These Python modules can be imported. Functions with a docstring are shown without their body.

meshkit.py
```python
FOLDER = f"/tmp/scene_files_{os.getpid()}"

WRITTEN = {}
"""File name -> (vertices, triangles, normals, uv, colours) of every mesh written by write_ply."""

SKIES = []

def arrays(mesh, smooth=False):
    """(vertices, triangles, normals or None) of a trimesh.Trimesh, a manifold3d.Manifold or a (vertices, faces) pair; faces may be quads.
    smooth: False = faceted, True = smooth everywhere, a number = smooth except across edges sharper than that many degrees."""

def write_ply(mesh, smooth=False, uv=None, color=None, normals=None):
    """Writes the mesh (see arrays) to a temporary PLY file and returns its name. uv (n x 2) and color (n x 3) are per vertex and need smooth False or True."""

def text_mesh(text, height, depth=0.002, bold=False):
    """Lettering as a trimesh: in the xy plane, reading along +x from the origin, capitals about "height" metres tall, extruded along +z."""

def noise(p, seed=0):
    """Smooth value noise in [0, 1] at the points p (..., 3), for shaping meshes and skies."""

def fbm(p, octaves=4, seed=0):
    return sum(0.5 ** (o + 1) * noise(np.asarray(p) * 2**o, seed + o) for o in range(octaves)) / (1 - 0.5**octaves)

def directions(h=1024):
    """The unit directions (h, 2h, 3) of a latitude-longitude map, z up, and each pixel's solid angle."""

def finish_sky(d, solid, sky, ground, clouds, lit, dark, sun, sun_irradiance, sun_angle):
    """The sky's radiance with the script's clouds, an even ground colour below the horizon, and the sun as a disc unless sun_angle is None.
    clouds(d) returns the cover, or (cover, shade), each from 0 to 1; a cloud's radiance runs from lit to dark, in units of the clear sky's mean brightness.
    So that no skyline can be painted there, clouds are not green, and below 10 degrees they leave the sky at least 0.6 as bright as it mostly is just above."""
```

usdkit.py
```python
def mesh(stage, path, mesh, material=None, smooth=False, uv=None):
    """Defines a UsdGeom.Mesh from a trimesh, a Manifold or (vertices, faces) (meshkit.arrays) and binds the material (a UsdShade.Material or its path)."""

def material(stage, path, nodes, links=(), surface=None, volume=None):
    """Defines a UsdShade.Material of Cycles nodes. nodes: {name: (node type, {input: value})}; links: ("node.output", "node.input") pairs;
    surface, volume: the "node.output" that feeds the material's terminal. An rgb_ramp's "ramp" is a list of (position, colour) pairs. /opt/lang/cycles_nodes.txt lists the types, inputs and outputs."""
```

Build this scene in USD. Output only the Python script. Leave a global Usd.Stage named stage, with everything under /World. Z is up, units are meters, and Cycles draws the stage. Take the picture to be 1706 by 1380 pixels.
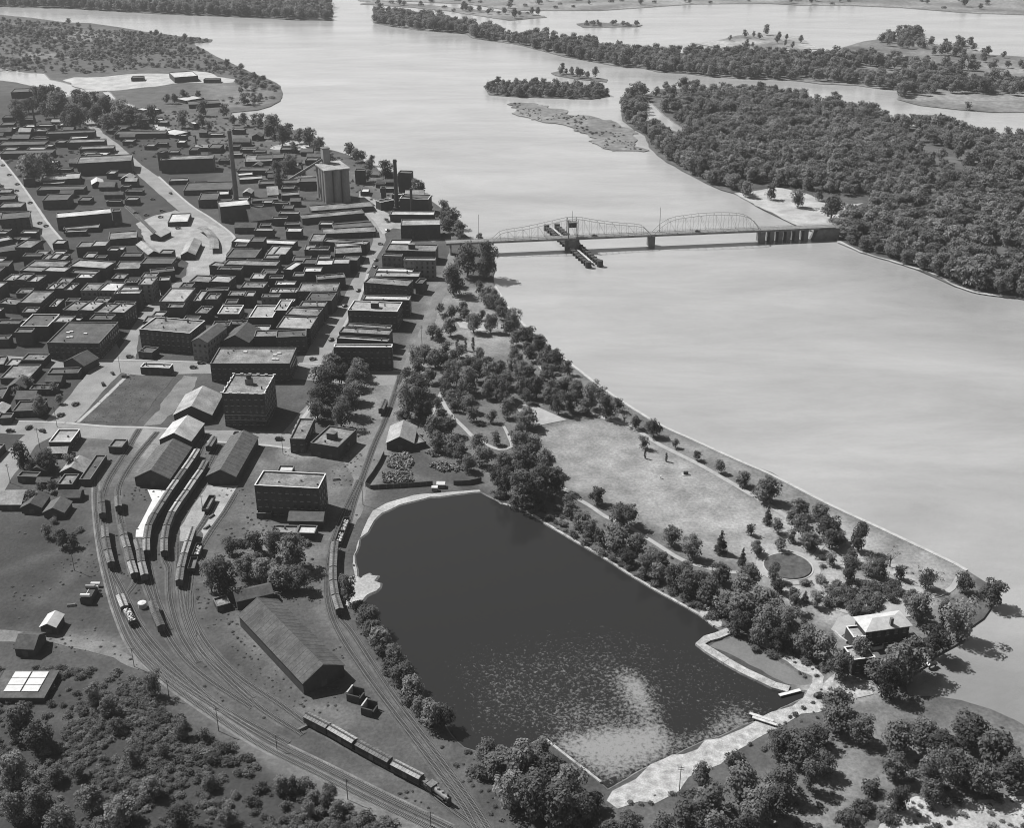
import math, random
import numpy as np, trimesh, shapely
from shapely.geometry import Polygon, LineString, Point, MultiPolygon
from scipy import ndimage
import usdkit, meshkit
from pxr import Usd, UsdGeom, UsdLux, UsdShade, Sdf, Gf, Vt

stage = Usd.Stage.CreateInMemory()
UsdGeom.SetStageUpAxis(stage, UsdGeom.Tokens.z)
UsdGeom.SetStageMetersPerUnit(stage, 1.0)
UsdGeom.Xform.Define(stage, '/World')
stage.SetDefaultPrim(stage.GetPrimAtPath('/World'))

# ---------------------------------------------------------------- camera, sky, sun, exposure
CAM_H, PITCH, FOC = 315.0, math.radians(25.7), 1950.0      # height (m), downward tilt, focal length in photograph pixels
PW, PH = 1706.0, 1380.0
cam = UsdGeom.Camera.Define(stage, '/World/camera')
cam.CreateHorizontalApertureAttr(36.0)
cam.CreateVerticalApertureAttr(36.0 * 829 / 1024)
cam.CreateFocalLengthAttr(36.0 * FOC / PW)
cam.CreateClippingRangeAttr(Gf.Vec2f(1.0, 20000.0))
cam.AddTranslateOp().Set(Gf.Vec3d(0, 0, CAM_H))
cam.AddRotateXOp().Set(90.0 - math.degrees(PITCH))
cam.CreateExposureAttr(EXPOSURE := 0.92)

HAZE = 2.8e-5                                            # haze density per metre
SUN_ELEV = math.radians(50.0)
_sh = (-0.87, 0.50)
SUN = np.array([_sh[0] * math.cos(SUN_ELEV), _sh[1] * math.cos(SUN_ELEV), math.sin(SUN_ELEV)])
SUN /= np.linalg.norm(SUN)
usdkit.material(stage, '/World/Looks/sky', {
    's': ('sky_texture', {'sky_type': 'single_scattering', 'sun_disc': False, 'sun_elevation': SUN_ELEV,
                          'sun_rotation': math.atan2(SUN[0], SUN[1])}),
    'bw': ('rgb_to_bw', {}),
    'b': ('background_shader', {'strength': 0.054})},
    [('s.color', 'bw.color'), ('bw.val', 'b.color')], surface='b.background')
dome = UsdLux.DomeLight.Define(stage, '/World/sky')
UsdShade.MaterialBindingAPI.Apply(dome.GetPrim()).Bind(UsdShade.Material.Get(stage, '/World/Looks/sky'))
dome.GetPrim().SetCustomDataByKey('kind', 'structure')
dome.GetPrim().SetCustomDataByKey('label', 'clear pale sky over the river valley')
dome.GetPrim().SetCustomDataByKey('category', 'sky')
sun = UsdLux.DistantLight.Define(stage, '/World/sun')
sun.CreateIntensityAttr(1.25)
sun.CreateAngleAttr(0.5)
sun.CreateColorAttr(Gf.Vec3f(1.0, 0.995, 0.985))
sun.GetPrim().CreateAttribute('inputs:normalize', Sdf.ValueTypeNames.Bool).Set(True)
sun.AddTransformOp().Set(Gf.Matrix4d(Gf.Rotation(Gf.Vec3d(0, 0, 1), Gf.Vec3d(*map(float, SUN))), Gf.Vec3d(0)))

# ---------------------------------------------------------------- helpers
rnd = random.Random(7)
TILES = {'A0': (0, 0, .25369), 'B0': (426, 0, .25369), 'C0': (852, 0, .25369), 'D0': (1276, 0, .25369),
         'A1': (0, 345, .25369), 'B1': (426, 345, .25369), 'C1': (852, 345, .25369), 'D1': (1276, 345, .25369),
         'A2': (0, 690, .25369), 'B2': (426, 690, .25369), 'C2': (852, 690, .25369), 'D2': (1276, 690, .25369),
         'A3': (0, 1030, .25369), 'B3': (426, 1030, .25369), 'C3': (852, 1030, .25369), 'D3': (1276, 1030, .25369),
         'P1': (760, 330, .18757), 'P2': (1070, 310, .1993), 'P3': (1150, 980, .2286), 'P4': (500, 230, .17),
         'P5': (130, 740, .18846), 'P6': (1220, 780, .23447), 'P7': (0, 180, .15941), 'P8': (200, 180, .17585),
         'Q1': (0, 380, .17385), 'Q2': (230, 380, .17391), 'Q3': (460, 370, .1957), 'Q4': (640, 560, .20292),
         'Q5': (0, 580, .20292), 'Q6': (0, 840, .23194), 'Q7': (360, 960, .18111), 'Q8': (240, 600, .22274), 'X': (0, 0, 1.0)}


def P(tile, x, y):
    """survey-sheet coordinate -> photograph coordinate"""
    ox, oy, s = TILES[tile]
    return (ox + x * s, oy + y * s)


CP, SP = math.cos(PITCH), math.sin(PITCH)


def G(px, py, z=0.0):
    """ground survey: the world point at height z on a photograph coordinate"""
    u, v = (px - PW / 2) / FOC, (PH / 2 - py) / FOC
    d = (u, CP + v * SP, -SP + v * CP)
    t = (z - CAM_H) / d[2]
    return np.array([d[0] * t, d[1] * t, z])


def scale_at(p):
    """photograph pixels per metre at a world point"""
    return FOC / (p[1] * CP + (CAM_H - p[2]) * SP)


def pts(tile, s):
    """'x,y x,y ...' on a sheet -> list of photograph coordinates"""
    return [P(tile, *map(float, q.split(','))) for q in s.split()]


def gpts(tile, s, z=0.0):
    return [G(*q, z)[:2] for q in pts(tile, s)]


used = {}


def numbered(path):
    n = used.get(path, -1) + 1
    used[path] = n
    return path if n == 0 else f'{path}_{n:03d}'


def tag(prim, label=None, cat=None, group=None, kind=None):
    prim = prim.GetPrim() if hasattr(prim, 'GetPrim') else prim
    for k, v in (('label', label), ('category', cat), ('group', group), ('kind', kind)):
        if v:
            prim.SetCustomDataByKey(k, v)
    return prim


def thing(name, label, cat, loc=(0, 0, 0), rz=0.0, sc=None, group=None, kind=None):
    x = UsdGeom.Xform.Define(stage, numbered('/World/' + name))
    x.AddTranslateOp().Set(Gf.Vec3d(*map(float, loc)))
    x.AddRotateZOp().Set(math.degrees(rz))
    if sc is not None:
        x.AddScaleOp().Set(Gf.Vec3f(*map(float, sc)))
    return tag(x, label, cat, group, kind)


def dup(src, name, label, cat, loc, rz=0.0, sc=None, group=None):
    r = thing(name, label, cat, loc, rz, sc, group)
    r.GetReferences().AddInternalReference(src.GetPath())
    r.SetInstanceable(True)
    return r


class MB:
    """collects boxes, tubes, prisms as one mesh"""

    def __init__(s):
        s.v, s.f, s.n = [], [], 0

    def add(s, v, f):
        v = np.asarray(v, float)
        f = np.asarray(f, int)
        if f.shape[1] == 4:
            f = np.vstack([f[:, [0, 1, 2]], f[:, [0, 2, 3]]])
        s.v.append(v)
        s.f.append(f + s.n)
        s.n += len(v)
        return s

    def box(s, x0, x1, y0, y1, z0, z1):
        v = [(x, y, z) for z in (z0, z1) for y in (y0, y1) for x in (x0, x1)]
        return s.add(v, [(0, 2, 3, 1), (4, 5, 7, 6), (0, 1, 5, 4), (2, 6, 7, 3), (0, 4, 6, 2), (1, 3, 7, 5)])

    def bar(s, a, b, w, h=None):
        """square bar between two points"""
        a, b = np.asarray(a, float), np.asarray(b, float)
        h = w if h is None else h
        t = b - a
        t /= np.linalg.norm(t) + 1e-9
        up = np.array([0, 0, 1.0]) if abs(t[2]) < .95 else np.array([1.0, 0, 0])
        n = np.cross(t, up)
        n /= np.linalg.norm(n)
        m = np.cross(n, t)
        v = [p + n * i * w / 2 + m * j * h / 2 for p in (a, b) for i, j in ((-1, -1), (1, -1), (1, 1), (-1, 1))]
        return s.add(v, [(0, 1, 2, 3), (7, 6, 5, 4), (0, 4, 5, 1), (1, 5, 6, 2), (2, 6, 7, 3), (3, 7, 4, 0)])

    def cyl(s, c, r, z0, z1, n=12, r1=None, cap=True):
        r1 = r if r1 is None else r1
        a = np.arange(n) * 2 * np.pi / n
        ring = np.c_[np.cos(a), np.sin(a)]
        v = np.vstack([np.c_[ring * r + c[:2], np.full(n, z0)], np.c_[ring * r1 + c[:2], np.full(n, z1)],
                       [[c[0], c[1], z0], [c[0], c[1], z1]]])
        f = [(i, (i + 1) % n, n + (i + 1) % n) for i in range(n)] + [(i, n + (i + 1) % n, n + i) for i in range(n)]
        if cap:
            f += [(2 * n, (i + 1) % n, i) for i in range(n)] + [(2 * n + 1, n + i, n + (i + 1) % n) for i in range(n)]
        return s.add(v, f)

    def tube(s, p, r, n=8):
        """horizontal or any tube along points with radii"""
        p = np.asarray(p, float)
        r = np.broadcast_to(r, (len(p),))
        t = np.gradient(p, axis=0)
        t /= np.linalg.norm(t, axis=1, keepdims=True) + 1e-9
        a = np.cross(t, np.where(np.abs(t[:, 2:]) < .9, [0, 0, 1.0], [1.0, 0, 0]))
        a /= np.linalg.norm(a, axis=1, keepdims=True) + 1e-9
        b = np.cross(t, a)
        ang = np.arange(n) * 2 * np.pi / n
        v = p[:, None] + r[:, None, None] * (np.cos(ang)[None, :, None] * a[:, None] + np.sin(ang)[None, :, None] * b[:, None])
        f = []
        m = len(p)
        for i in range(m - 1):
            for j in range(n):
                f.append((i * n + j, i * n + (j + 1) % n, (i + 1) * n + (j + 1) % n, (i + 1) * n + j))
        tri = [(x[0], x[1], x[2]) for x in f] + [(x[0], x[2], x[3]) for x in f]
        tri += [(0, j + 1, j) for j in range(1, n - 1)] + [((m - 1) * n, (m - 1) * n + j, (m - 1) * n + j + 1) for j in range(1, n - 1)]
        return s.add(v.reshape(-1, 3), tri)

    def slab(s, poly, z0, z1):
        """extruded shapely polygon"""
        for g in getattr(poly, 'geoms', [poly]):
            if g.area < 1e-4:
                continue
            m = trimesh.creation.extrude_polygon(g, z1 - z0, engine='earcut')
            s.add(m.vertices + [0, 0, z0], m.faces)
        return s

    def arrays(s):
        return np.vstack(s.v), np.vstack(s.f)

    def build(s, name, mat, parent=None, smooth=False):
        base = parent.GetPath().pathString if parent is not None else '/World'
        path = numbered(f'{base}/{name}')
        return usdkit.mesh(stage, path, s.arrays(), mat, smooth).GetPrim()


def circ(n):
    return ['first', 'second', 'third', 'fourth', 'fifth', 'sixth', 'seventh', 'eighth', 'ninth', 'tenth', 'eleventh',
            'twelfth', 'thirteenth', 'fourteenth', 'fifteenth', 'sixteenth'][n] if n < 16 else f'{n + 1}th'


# ---------------------------------------------------------------- materials (a black-and-white world)
def gray(name, base, var=.3, scale=.25, fine=3.0, rough=.9, attr=None, spec=.25, bump=0.0, rand=0.0, stretch=(1, 1, 1), coord='geo'):
    N = {'g': ('geometry', {}), 'map': ('mapping', {'scale': stretch}),
         'n': ('noise_texture', {'scale': scale, 'detail': 5.0, 'roughness': .6}),
         'n2': ('noise_texture', {'scale': fine, 'detail': 3.0, 'roughness': .6}),
         'r': ('map_range', {'from_min': .3, 'from_max': .7, 'to_min': 1 - var, 'to_max': 1 + var}),
         'r2': ('map_range', {'from_min': .3, 'from_max': .7, 'to_min': 1 - var * .7, 'to_max': 1 + var * .7}),
         'm': ('math', {'math_type': 'multiply'}), 'm2': ('math', {'math_type': 'multiply', 'value2': base}),
         'p': ('principled_bsdf', {'roughness': rough, 'specular_ior_level': spec})}
    L = [('g.position', 'map.vector'), ('map.vector', 'n.vector'), ('map.vector', 'n2.vector'), ('n.fac', 'r.value'), ('n2.fac', 'r2.value'),
         ('r.result', 'm.value1'), ('r2.result', 'm.value2'), ('m.value', 'm2.value1')]
    out = 'm2.value'
    if attr:
        N['a'] = ('attribute', {'attribute': attr})
        L.append(('a.fac', 'm2.value2'))
    if rand:
        N['o'] = ('object_info', {})
        N['ro'] = ('map_range', {'to_min': 1 - rand, 'to_max': 1 + rand})
        N['m3'] = ('math', {'math_type': 'multiply'})
        L += [('o.random', 'ro.value'), ('ro.result', 'm3.value1'), (out, 'm3.value2')]
        out = 'm3.value'
    if bump:
        N['b'] = ('bump', {'strength': .6, 'distance': bump})
        L += [('n2.fac', 'b.height'), ('b.normal', 'p.normal')]
    L.append((out, 'p.base_color'))
    return usdkit.material(stage, '/World/Looks/' + name, N, L, surface='p.BSDF')


M = {
    'land': gray('land', .08, .38, .06, .6, attr='tone', bump=.4),
    'farland': gray('far_land', .08, .5, .012, .12, attr='tone'),
    'street': gray('street', .14, .22, .07, 1.2),
    'dirt': gray('dirt_road', .10, .3, .08, 1.0, bump=.1),
    'pale': gray('pale_dirt', .18, .3, .08, 1.0, bump=.1),
    'path': gray('gravel_path', .21, .15, .2, 3.0),
    'sand': gray('sand', .23, .32, .05, .8, bump=.1),
    'lawn': gray('lawn', .20, .2, .05, .8, bump=.15),
    'weeds': gray('weeds', .036, .5, .09, .9, bump=.3),
    'pier': gray('pier_stone', .09, .3, .2, 1.5),
    'mud': gray('mud_flat', .15, .35, .03, .25),
    'concrete': gray('concrete', .26, .2, .3, 2.5),
    'white': gray('white_paint', .38, .12, .4, 3.0),
    'ballast': gray('ballast', .055, .4, .12, 1.6, bump=.1),
    'ballast_pale': gray('ballast_pale', .10, .4, .12, 1.6, bump=.1),
    'rail': gray('rail_steel', .13, .2, .5, 4.0, rough=.45, spec=.5),
    'sleeper': gray('sleeper_wood', .05, .3, .8, 5.0),
    'brick': gray('dark_brick', .030, .3, .22, 2.5),
    'brick_light': gray('pale_brick', .10, .25, .2, 2.0),
    'coping': gray('coping_stone', .095, .2, .4, 3.0),
    'roof_d': gray('tar_roof_dark', .050, .4, .12, .9),
    'roof_m': gray('tar_roof', .11, .55, .12, .9),
    'roof_l': gray('gravel_roof', .185, .35, .12, .9),
    'roof_b': gray('pale_roof', .28, .3, .12, .9),
    'roof_w': gray('white_roof', .31, .15, .2, 1.0),
    'shingle': gray('shingle_roof', .066, .3, .3, 2.2, stretch=(1, 1, 3)),
    'pane': gray('window_pane', .015, .2, .3, 2.0, rough=.15, spec=.5),
    'sill': gray('window_sill', .2, .2, .5, 3.0),
    'door': gray('door_paint', .05, .3, .4, 2.0),
    'wood': gray('weathered_wood', .10, .35, .3, 2.5),
    'wood_dark': gray('tarred_timber', .035, .4, .3, 2.5),
    'wood_pale': gray('pale_planks', .3, .3, .4, 2.5),
    'steel': gray('grey_steel', .13, .25, .3, 2.0, rough=.6),
    'truss': gray('truss_paint', .26, .2, .3, 2.0, rough=.6),
    'black': gray('black_iron', .02, .3, .4, 2.0, rough=.5, spec=.4),
    'car_dark': gray('boxcar_paint', .035, .3, .3, 2.0, rough=.7, rand=.35),
    'car_roof': gray('boxcar_roof', .085, .3, .25, 1.6, rough=.8, rand=.5),
    'car_white': gray('pale_boxcar_roof', .2, .25, .25, 1.6, rough=.8, rand=.3),
    'auto': gray('car_paint', .03, .1, .3, 2.0, rough=.3, spec=.5, rand=.5),
    'glass': gray('car_glass', .02, .1, .3, 2.0, rough=.1, spec=.5),
    'rubber': gray('rubber', .02, .1, .3, 2.0),
    'stone': gray('stone_rubble', .23, .4, .3, 2.0, bump=.2),
    'trunk': gray('bark', .06, .3, .8, 5.0),
    'pavement': gray('pavement', .22, .15, .2, 2.0),
    'scrap': gray('scrap_metal', .08, .9, .5, 2.5, rough=.6),
    'stack_brick': gray('chimney_brick', .085, .25, .2, 2.0),
    'silo': gray('silo_concrete', .15, .2, .12, 1.2, stretch=(1, 1, .25)),
}


def leafmat(name, base, var=.4):
    N = {'g': ('geometry', {}), 'n': ('noise_texture', {'scale': .3, 'detail': 4.0, 'roughness': .65}),
         'r': ('map_range', {'from_min': .3, 'from_max': .7, 'to_min': 1 - var, 'to_max': 1 + var}),
         'o': ('object_info', {}), 'ro': ('map_range', {'to_min': .62, 'to_max': 1.4}),
         'm': ('math', {'math_type': 'multiply'}), 'm2': ('math', {'math_type': 'multiply', 'value2': base}),
         'd': ('diffuse_bsdf', {}), 't': ('translucent_bsdf', {}), 'mx': ('mix_closure', {'fac': .45})}
    L = [('g.position', 'n.vector'), ('n.fac', 'r.value'), ('o.random', 'ro.value'), ('r.result', 'm.value1'), ('ro.result', 'm.value2'),
         ('m.value', 'm2.value1'), ('m2.value', 'd.color'), ('m2.value', 't.color'), ('d.BSDF', 'mx.closure1'), ('t.BSDF', 'mx.closure2')]
    return usdkit.material(stage, '/World/Looks/' + name, N, L, surface='mx.closure')


M['leaf'] = leafmat('broad_leaf', .12)
M['leaf2'] = leafmat('dark_leaf', .085)
M['leaf3'] = leafmat('pale_leaf', .145)
M['forest'] = leafmat('forest_leaf', .15)

# the river: muddy water, tone painted per vertex (silt, and forest reflection painted along the right bank), small waves
usdkit.material(stage, '/World/Looks/river_water', {
    'a': ('attribute', {'attribute': 'tone'}), 'g': ('geometry', {}),
    'w': ('noise_texture', {'scale': .35, 'detail': 4.0, 'roughness': .6}),
    'mp': ('mapping', {'rotation': (0, 0, -.55), 'scale': (.35, 1.0, 1.0)}),
    'big': ('noise_texture', {'scale': .012, 'detail': 7.0, 'roughness': .72, 'distortion': .3}),
    'r': ('map_range', {'from_min': .3, 'from_max': .7, 'to_min': .80, 'to_max': 1.20}),
    'm': ('math', {'math_type': 'multiply'}),
    'b': ('bump', {'strength': .4, 'distance': .4}),
    'p': ('principled_bsdf', {'roughness': .14, 'specular_ior_level': 1.0, 'ior': 1.33})},
    [('g.position', 'w.vector'), ('g.position', 'mp.vector'), ('mp.vector', 'big.vector'), ('big.fac', 'r.value'), ('r.result', 'm.value1'), ('a.fac', 'm.value2'),
     ('m.value', 'p.base_color'), ('w.fac', 'b.height'), ('b.normal', 'p.normal')], surface='p.BSDF')
# the lagoon: dark still water under floating weed; the weed's cover is given per vertex
usdkit.material(stage, '/World/Looks/lagoon_water', {
    'a': ('attribute', {'attribute': 'tone'}), 'g': ('geometry', {}),
    'n': ('noise_texture', {'scale': .75, 'detail': 7.0, 'roughness': .75, 'distortion': .2}),
    's': ('math', {'math_type': 'add'}),
    'r': ('map_range', {'from_min': .74, 'from_max': .95, 'to_min': 0.0, 'to_max': 1.0, 'clamp': True}),
    'c': ('mix_color', {'a': (.014, .014, .014), 'b': (.15, .15, .15)}),
    'rr': ('map_range', {'to_min': .12, 'to_max': .9}),
    'w': ('noise_texture', {'scale': .8, 'detail': 3.0}), 'b': ('bump', {'strength': .1, 'distance': .1}),
    'p': ('principled_bsdf', {'specular_ior_level': .42, 'ior': 1.33})},
    [('g.position', 'n.vector'), ('n.fac', 's.value1'), ('a.fac', 's.value2'), ('s.value', 'r.value'), ('r.result', 'c.fac'),
     ('c.result', 'p.base_color'), ('r.result', 'rr.value'), ('rr.result', 'p.roughness'), ('g.position', 'w.vector'),
     ('w.fac', 'b.height'), ('b.normal', 'p.normal')], surface='p.BSDF')
for k in ('river_water', 'lagoon_water'):
    M[k] = UsdShade.Material.Get(stage, '/World/Looks/' + k)

# ---------------------------------------------------------------- setting: land, water
def jag(ring, step, amp, seed=0, closed=True):
    """subdivides an outline and roughens it"""
    r = np.asarray(ring, float)
    if closed:
        r = np.vstack([r, r[:1]])
    out = []
    for a, b in zip(r[:-1], r[1:]):
        n = max(1, int(np.linalg.norm(b - a) / step))
        out += [a + (b - a) * i / n for i in range(n)]
    if not closed:
        out.append(r[-1])
    p = np.array(out)
    if amp:
        q = np.c_[p / (step * 3), np.full(len(p), seed * 1.7)]
        q2 = np.c_[p / (step * 1.1), np.full(len(p), seed * 2.3)]
        p = p + amp * np.c_[meshkit.noise(q, 1) - .5, meshkit.noise(q, 2) - .5] * 1.4 + amp * .8 * np.c_[meshkit.noise(q2, 3) - .5, meshkit.noise(q2, 4) - .5]
    return p


def poly(ring, step=6.0, amp=0.0, seed=0):
    g = Polygon(jag(ring, step, amp, seed)).buffer(0)
    return max(g.geoms, key=lambda q: q.area) if g.geom_type == 'MultiPolygon' else g


def smoothline(p, step=4.0):
    """Catmull-Rom through the points"""
    p = np.asarray(p, float)
    p = np.vstack([2 * p[0] - p[1], p, 2 * p[-1] - p[-2]])
    out = []
    for i in range(1, len(p) - 2):
        a, b, c, d = p[i - 1:i + 3]
        n = max(2, int(np.linalg.norm(c - b) / step))
        t = np.arange(n)[:, None] / n
        out.append(.5 * (2 * b + (c - a) * t + (2 * a - 5 * b + 4 * c - d) * t ** 2 + (3 * b - a - 3 * c + d) * t ** 3))
    return np.vstack(out + [p[-2:-1]])


def grid_mesh(area, cell, tone, skirt=2.0, z=0.0, bank=3.5):
    """a land polygon as a grid of cells clipped to its outline, with a bank skirt; tone(x, y) per vertex"""
    x0, y0, x1, y1 = area.bounds
    nx, ny = int((x1 - x0) / cell) + 2, int((y1 - y0) / cell) + 2
    X, Y = x0 - .31 * cell + np.arange(nx) * cell, y0 - .37 * cell + np.arange(ny) * cell
    gx, gy = np.meshgrid(X[:-1], Y[:-1])
    gx, gy = gx.ravel(), gy.ravel()
    boxes = shapely.box(gx, gy, gx + cell, gy + cell)
    shapely.prepare(area)
    inside = shapely.contains_properly(area, boxes)
    cross = shapely.intersects(area, boxes) & ~inside
    V, F, n = [], [], 0
    ix, iy = gx[inside], gy[inside]
    idx = {}
    k = np.round((ix - X[0]) / cell).astype(int), np.round((iy - Y[0]) / cell).astype(int)
    vid = -np.ones((nx + 1, ny + 1), int)
    corners = [(0, 0), (1, 0), (1, 1), (0, 1)]
    mask = np.zeros((nx + 1, ny + 1), bool)
    for a, b in corners:
        mask[k[0] + a, k[1] + b] = True
    I, J = np.nonzero(mask)
    vid[I, J] = np.arange(len(I))
    V.append(np.c_[X[0] + I * cell, Y[0] + J * cell])
    n = len(I)
    q = np.stack([vid[k[0] + a, k[1] + b] for a, b in corners], 1)
    F += [q[:, [0, 1, 2]], q[:, [0, 2, 3]]]
    for g in shapely.intersection(area, boxes[cross]):
        for h in getattr(g, 'geoms', [g]):
            if h.geom_type != 'Polygon' or h.area < 1e-3:
                continue
            if len(h.interiors) == 0 and len(h.exterior.coords) <= 5 and abs(h.convex_hull.area - h.area) < 1e-6:
                c = np.array(h.exterior.coords)[:-1]
                if not h.exterior.is_ccw:
                    c = c[::-1]
                f = np.array([(0, i, i + 1) for i in range(1, len(c) - 1)])
            else:
                c, f = trimesh.creation.triangulate_polygon(h, engine='earcut')
                a, b, d = c[f[:, 0]], c[f[:, 1]], c[f[:, 2]]
                neg = (b[:, 0] - a[:, 0]) * (d[:, 1] - a[:, 1]) - (b[:, 1] - a[:, 1]) * (d[:, 0] - a[:, 0]) < 0
                f = np.array(f)
                f[neg] = f[neg][:, ::-1]
            V.append(c)
            F.append(f + n)
            n += len(c)
    V = np.vstack(V)
    V3 = np.c_[V, np.full(len(V), z)]
    F = np.vstack(F)
    T = tone(V[:, 0], V[:, 1])
    if skirt:
        sv, sf, st, m = [], [], [], len(V3)
        for g in getattr(area, 'geoms', [area]):
            for ring in [g.exterior] + list(g.interiors):
                c = np.array(ring.coords)
                if not ring.is_ccw:
                    c = c[::-1]
                if ring is not g.exterior:
                    c = c[::-1]
                L = len(c)
                tn = np.vstack([c[1] - c[-2], c[2:] - c[:-2], c[1] - c[-2]])
                tn /= np.linalg.norm(tn, axis=1, keepdims=True) + 1e-9
                out = c + np.c_[tn[:, 1], -tn[:, 0]] * bank
                sv.append(np.vstack([np.c_[c, np.full(L, z)], np.c_[out, np.full(L, z - skirt)]]))
                i = np.arange(L - 1)
                sf += [np.c_[i, i + L, i + L + 1] + m, np.c_[i, i + L + 1, i + 1] + m]
                st.append(np.full(2 * L, .09))
                m += 2 * L
        V3, F, T = np.vstack([V3] + sv), np.vstack([F] + sf), np.concatenate([T] + st)
    return V3, F, T


def toned(name, arr, mat, label, cat, kind='structure'):
    v, f, t = arr
    m = usdkit.mesh(stage, numbered('/World/' + name), (v, f), mat)
    UsdGeom.PrimvarsAPI(m).CreatePrimvar('tone', Sdf.ValueTypeNames.FloatArray, 'vertex').Set(Vt.FloatArray.FromNumpy(t.astype(np.float32)))
    return tag(m, label, cat, None, kind)


def gp(s, tile='X'):
    return gpts(tile, s)


# shorelines
SHORE = gp('425,200 450,206 475,209 490,217 520,223 530,232 545,248 575,256 600,265 625,279 634,290 660,292 690,301 705,320 720,335 738,350 '
           '755,365 770,385 785,398 800,405 815,420 826,440 822,458 825,478 852,520 885,553 918,581 939.5,599 969,621 989,637 1040,672 1102,710 1207,758 '
           '1281,790 1372,837 1464,880 1555,923 1611,952 1640,972 1662,990 1655,1012 1640,1030 1618,1045 1608,1065 1590,1075 1560,1092 '
           '1545,1108 1525,1122 1510,1142 1515,1160 1560,1162 1600,1168 1650,1182 1690,1200 1720,1216 1850,1260 2100,1300 2100,1560 1230,1560 '
           '800,1520 -500,1560 -900,900 -700,160 -300,110')
PEN = gp('-300,16 0,24 60,30 110,37 150,38 200,45 240,52 275,56 300,60 330,63 355,65 352,69 318,71 340,82 370,98 400,112 430,125 450,132 468,143 471,155 466,168 450,177 430,183 385,187 383,193 400,198 425,200')
slough = poly(gp('-100,425 0,440 170,475 300,480 330,520 400,530 560,570 700,600 780,650 885,690 890,712 840,700 740,650 650,600 560,625 470,630 440,635 330,605 250,570 100,540 0,530 -100,520 -900,480 -900,420', 'A0'), 20, 6, 3)
main_ring = PEN + SHORE[1:]
main_land = poly(main_ring, 12, 2.5, 1).difference(slough)
spit = poly(gp('665,1060 700,1085 740,1050 760,1065 805,1065 780,1095 820,1110 790,1160 700,1230 650,1260 600,1250 610,1080', 'B2'), 2.5, 2.2, 5)
lag_ring = ('801,819 718,828 669.5,840 636.6,855 626,868 614,888 601,897 598.5,908 592,926 591,939 594.7,959 594,1004 612,1040 640,1070 660,1092 '
            '690,1130 705,1160 730,1195 748,1222 770,1245 800,1254 830,1258 870,1246 905,1230 1012,1314 1100,1268 1200,1224 1290,1188 1338,1163 1342,1152 1315,1150 '
            '1170,1080 1163,1070 1205,1052 1190,1043 1165,1023 1130,1003 1100,987 1080,975 1050,957 1020,937 990,919 960,902 940,890 910,872 880,852 850,841 835,838')
lagoon = poly(gp(lag_ring), 4, 1.8, 2).difference(spit.buffer(.5))
pool = poly(gpts('P3', '130,420 170,390 290,360 420,390 600,500 760,600 880,650 880,700 830,715 700,700 600,650 300,490'), 3, .8, 4)
main_land = main_land.difference(lagoon).difference(pool)
main_land = max(main_land.geoms, key=lambda g: g.area) if main_land.geom_type == 'MultiPolygon' else main_land

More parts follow.
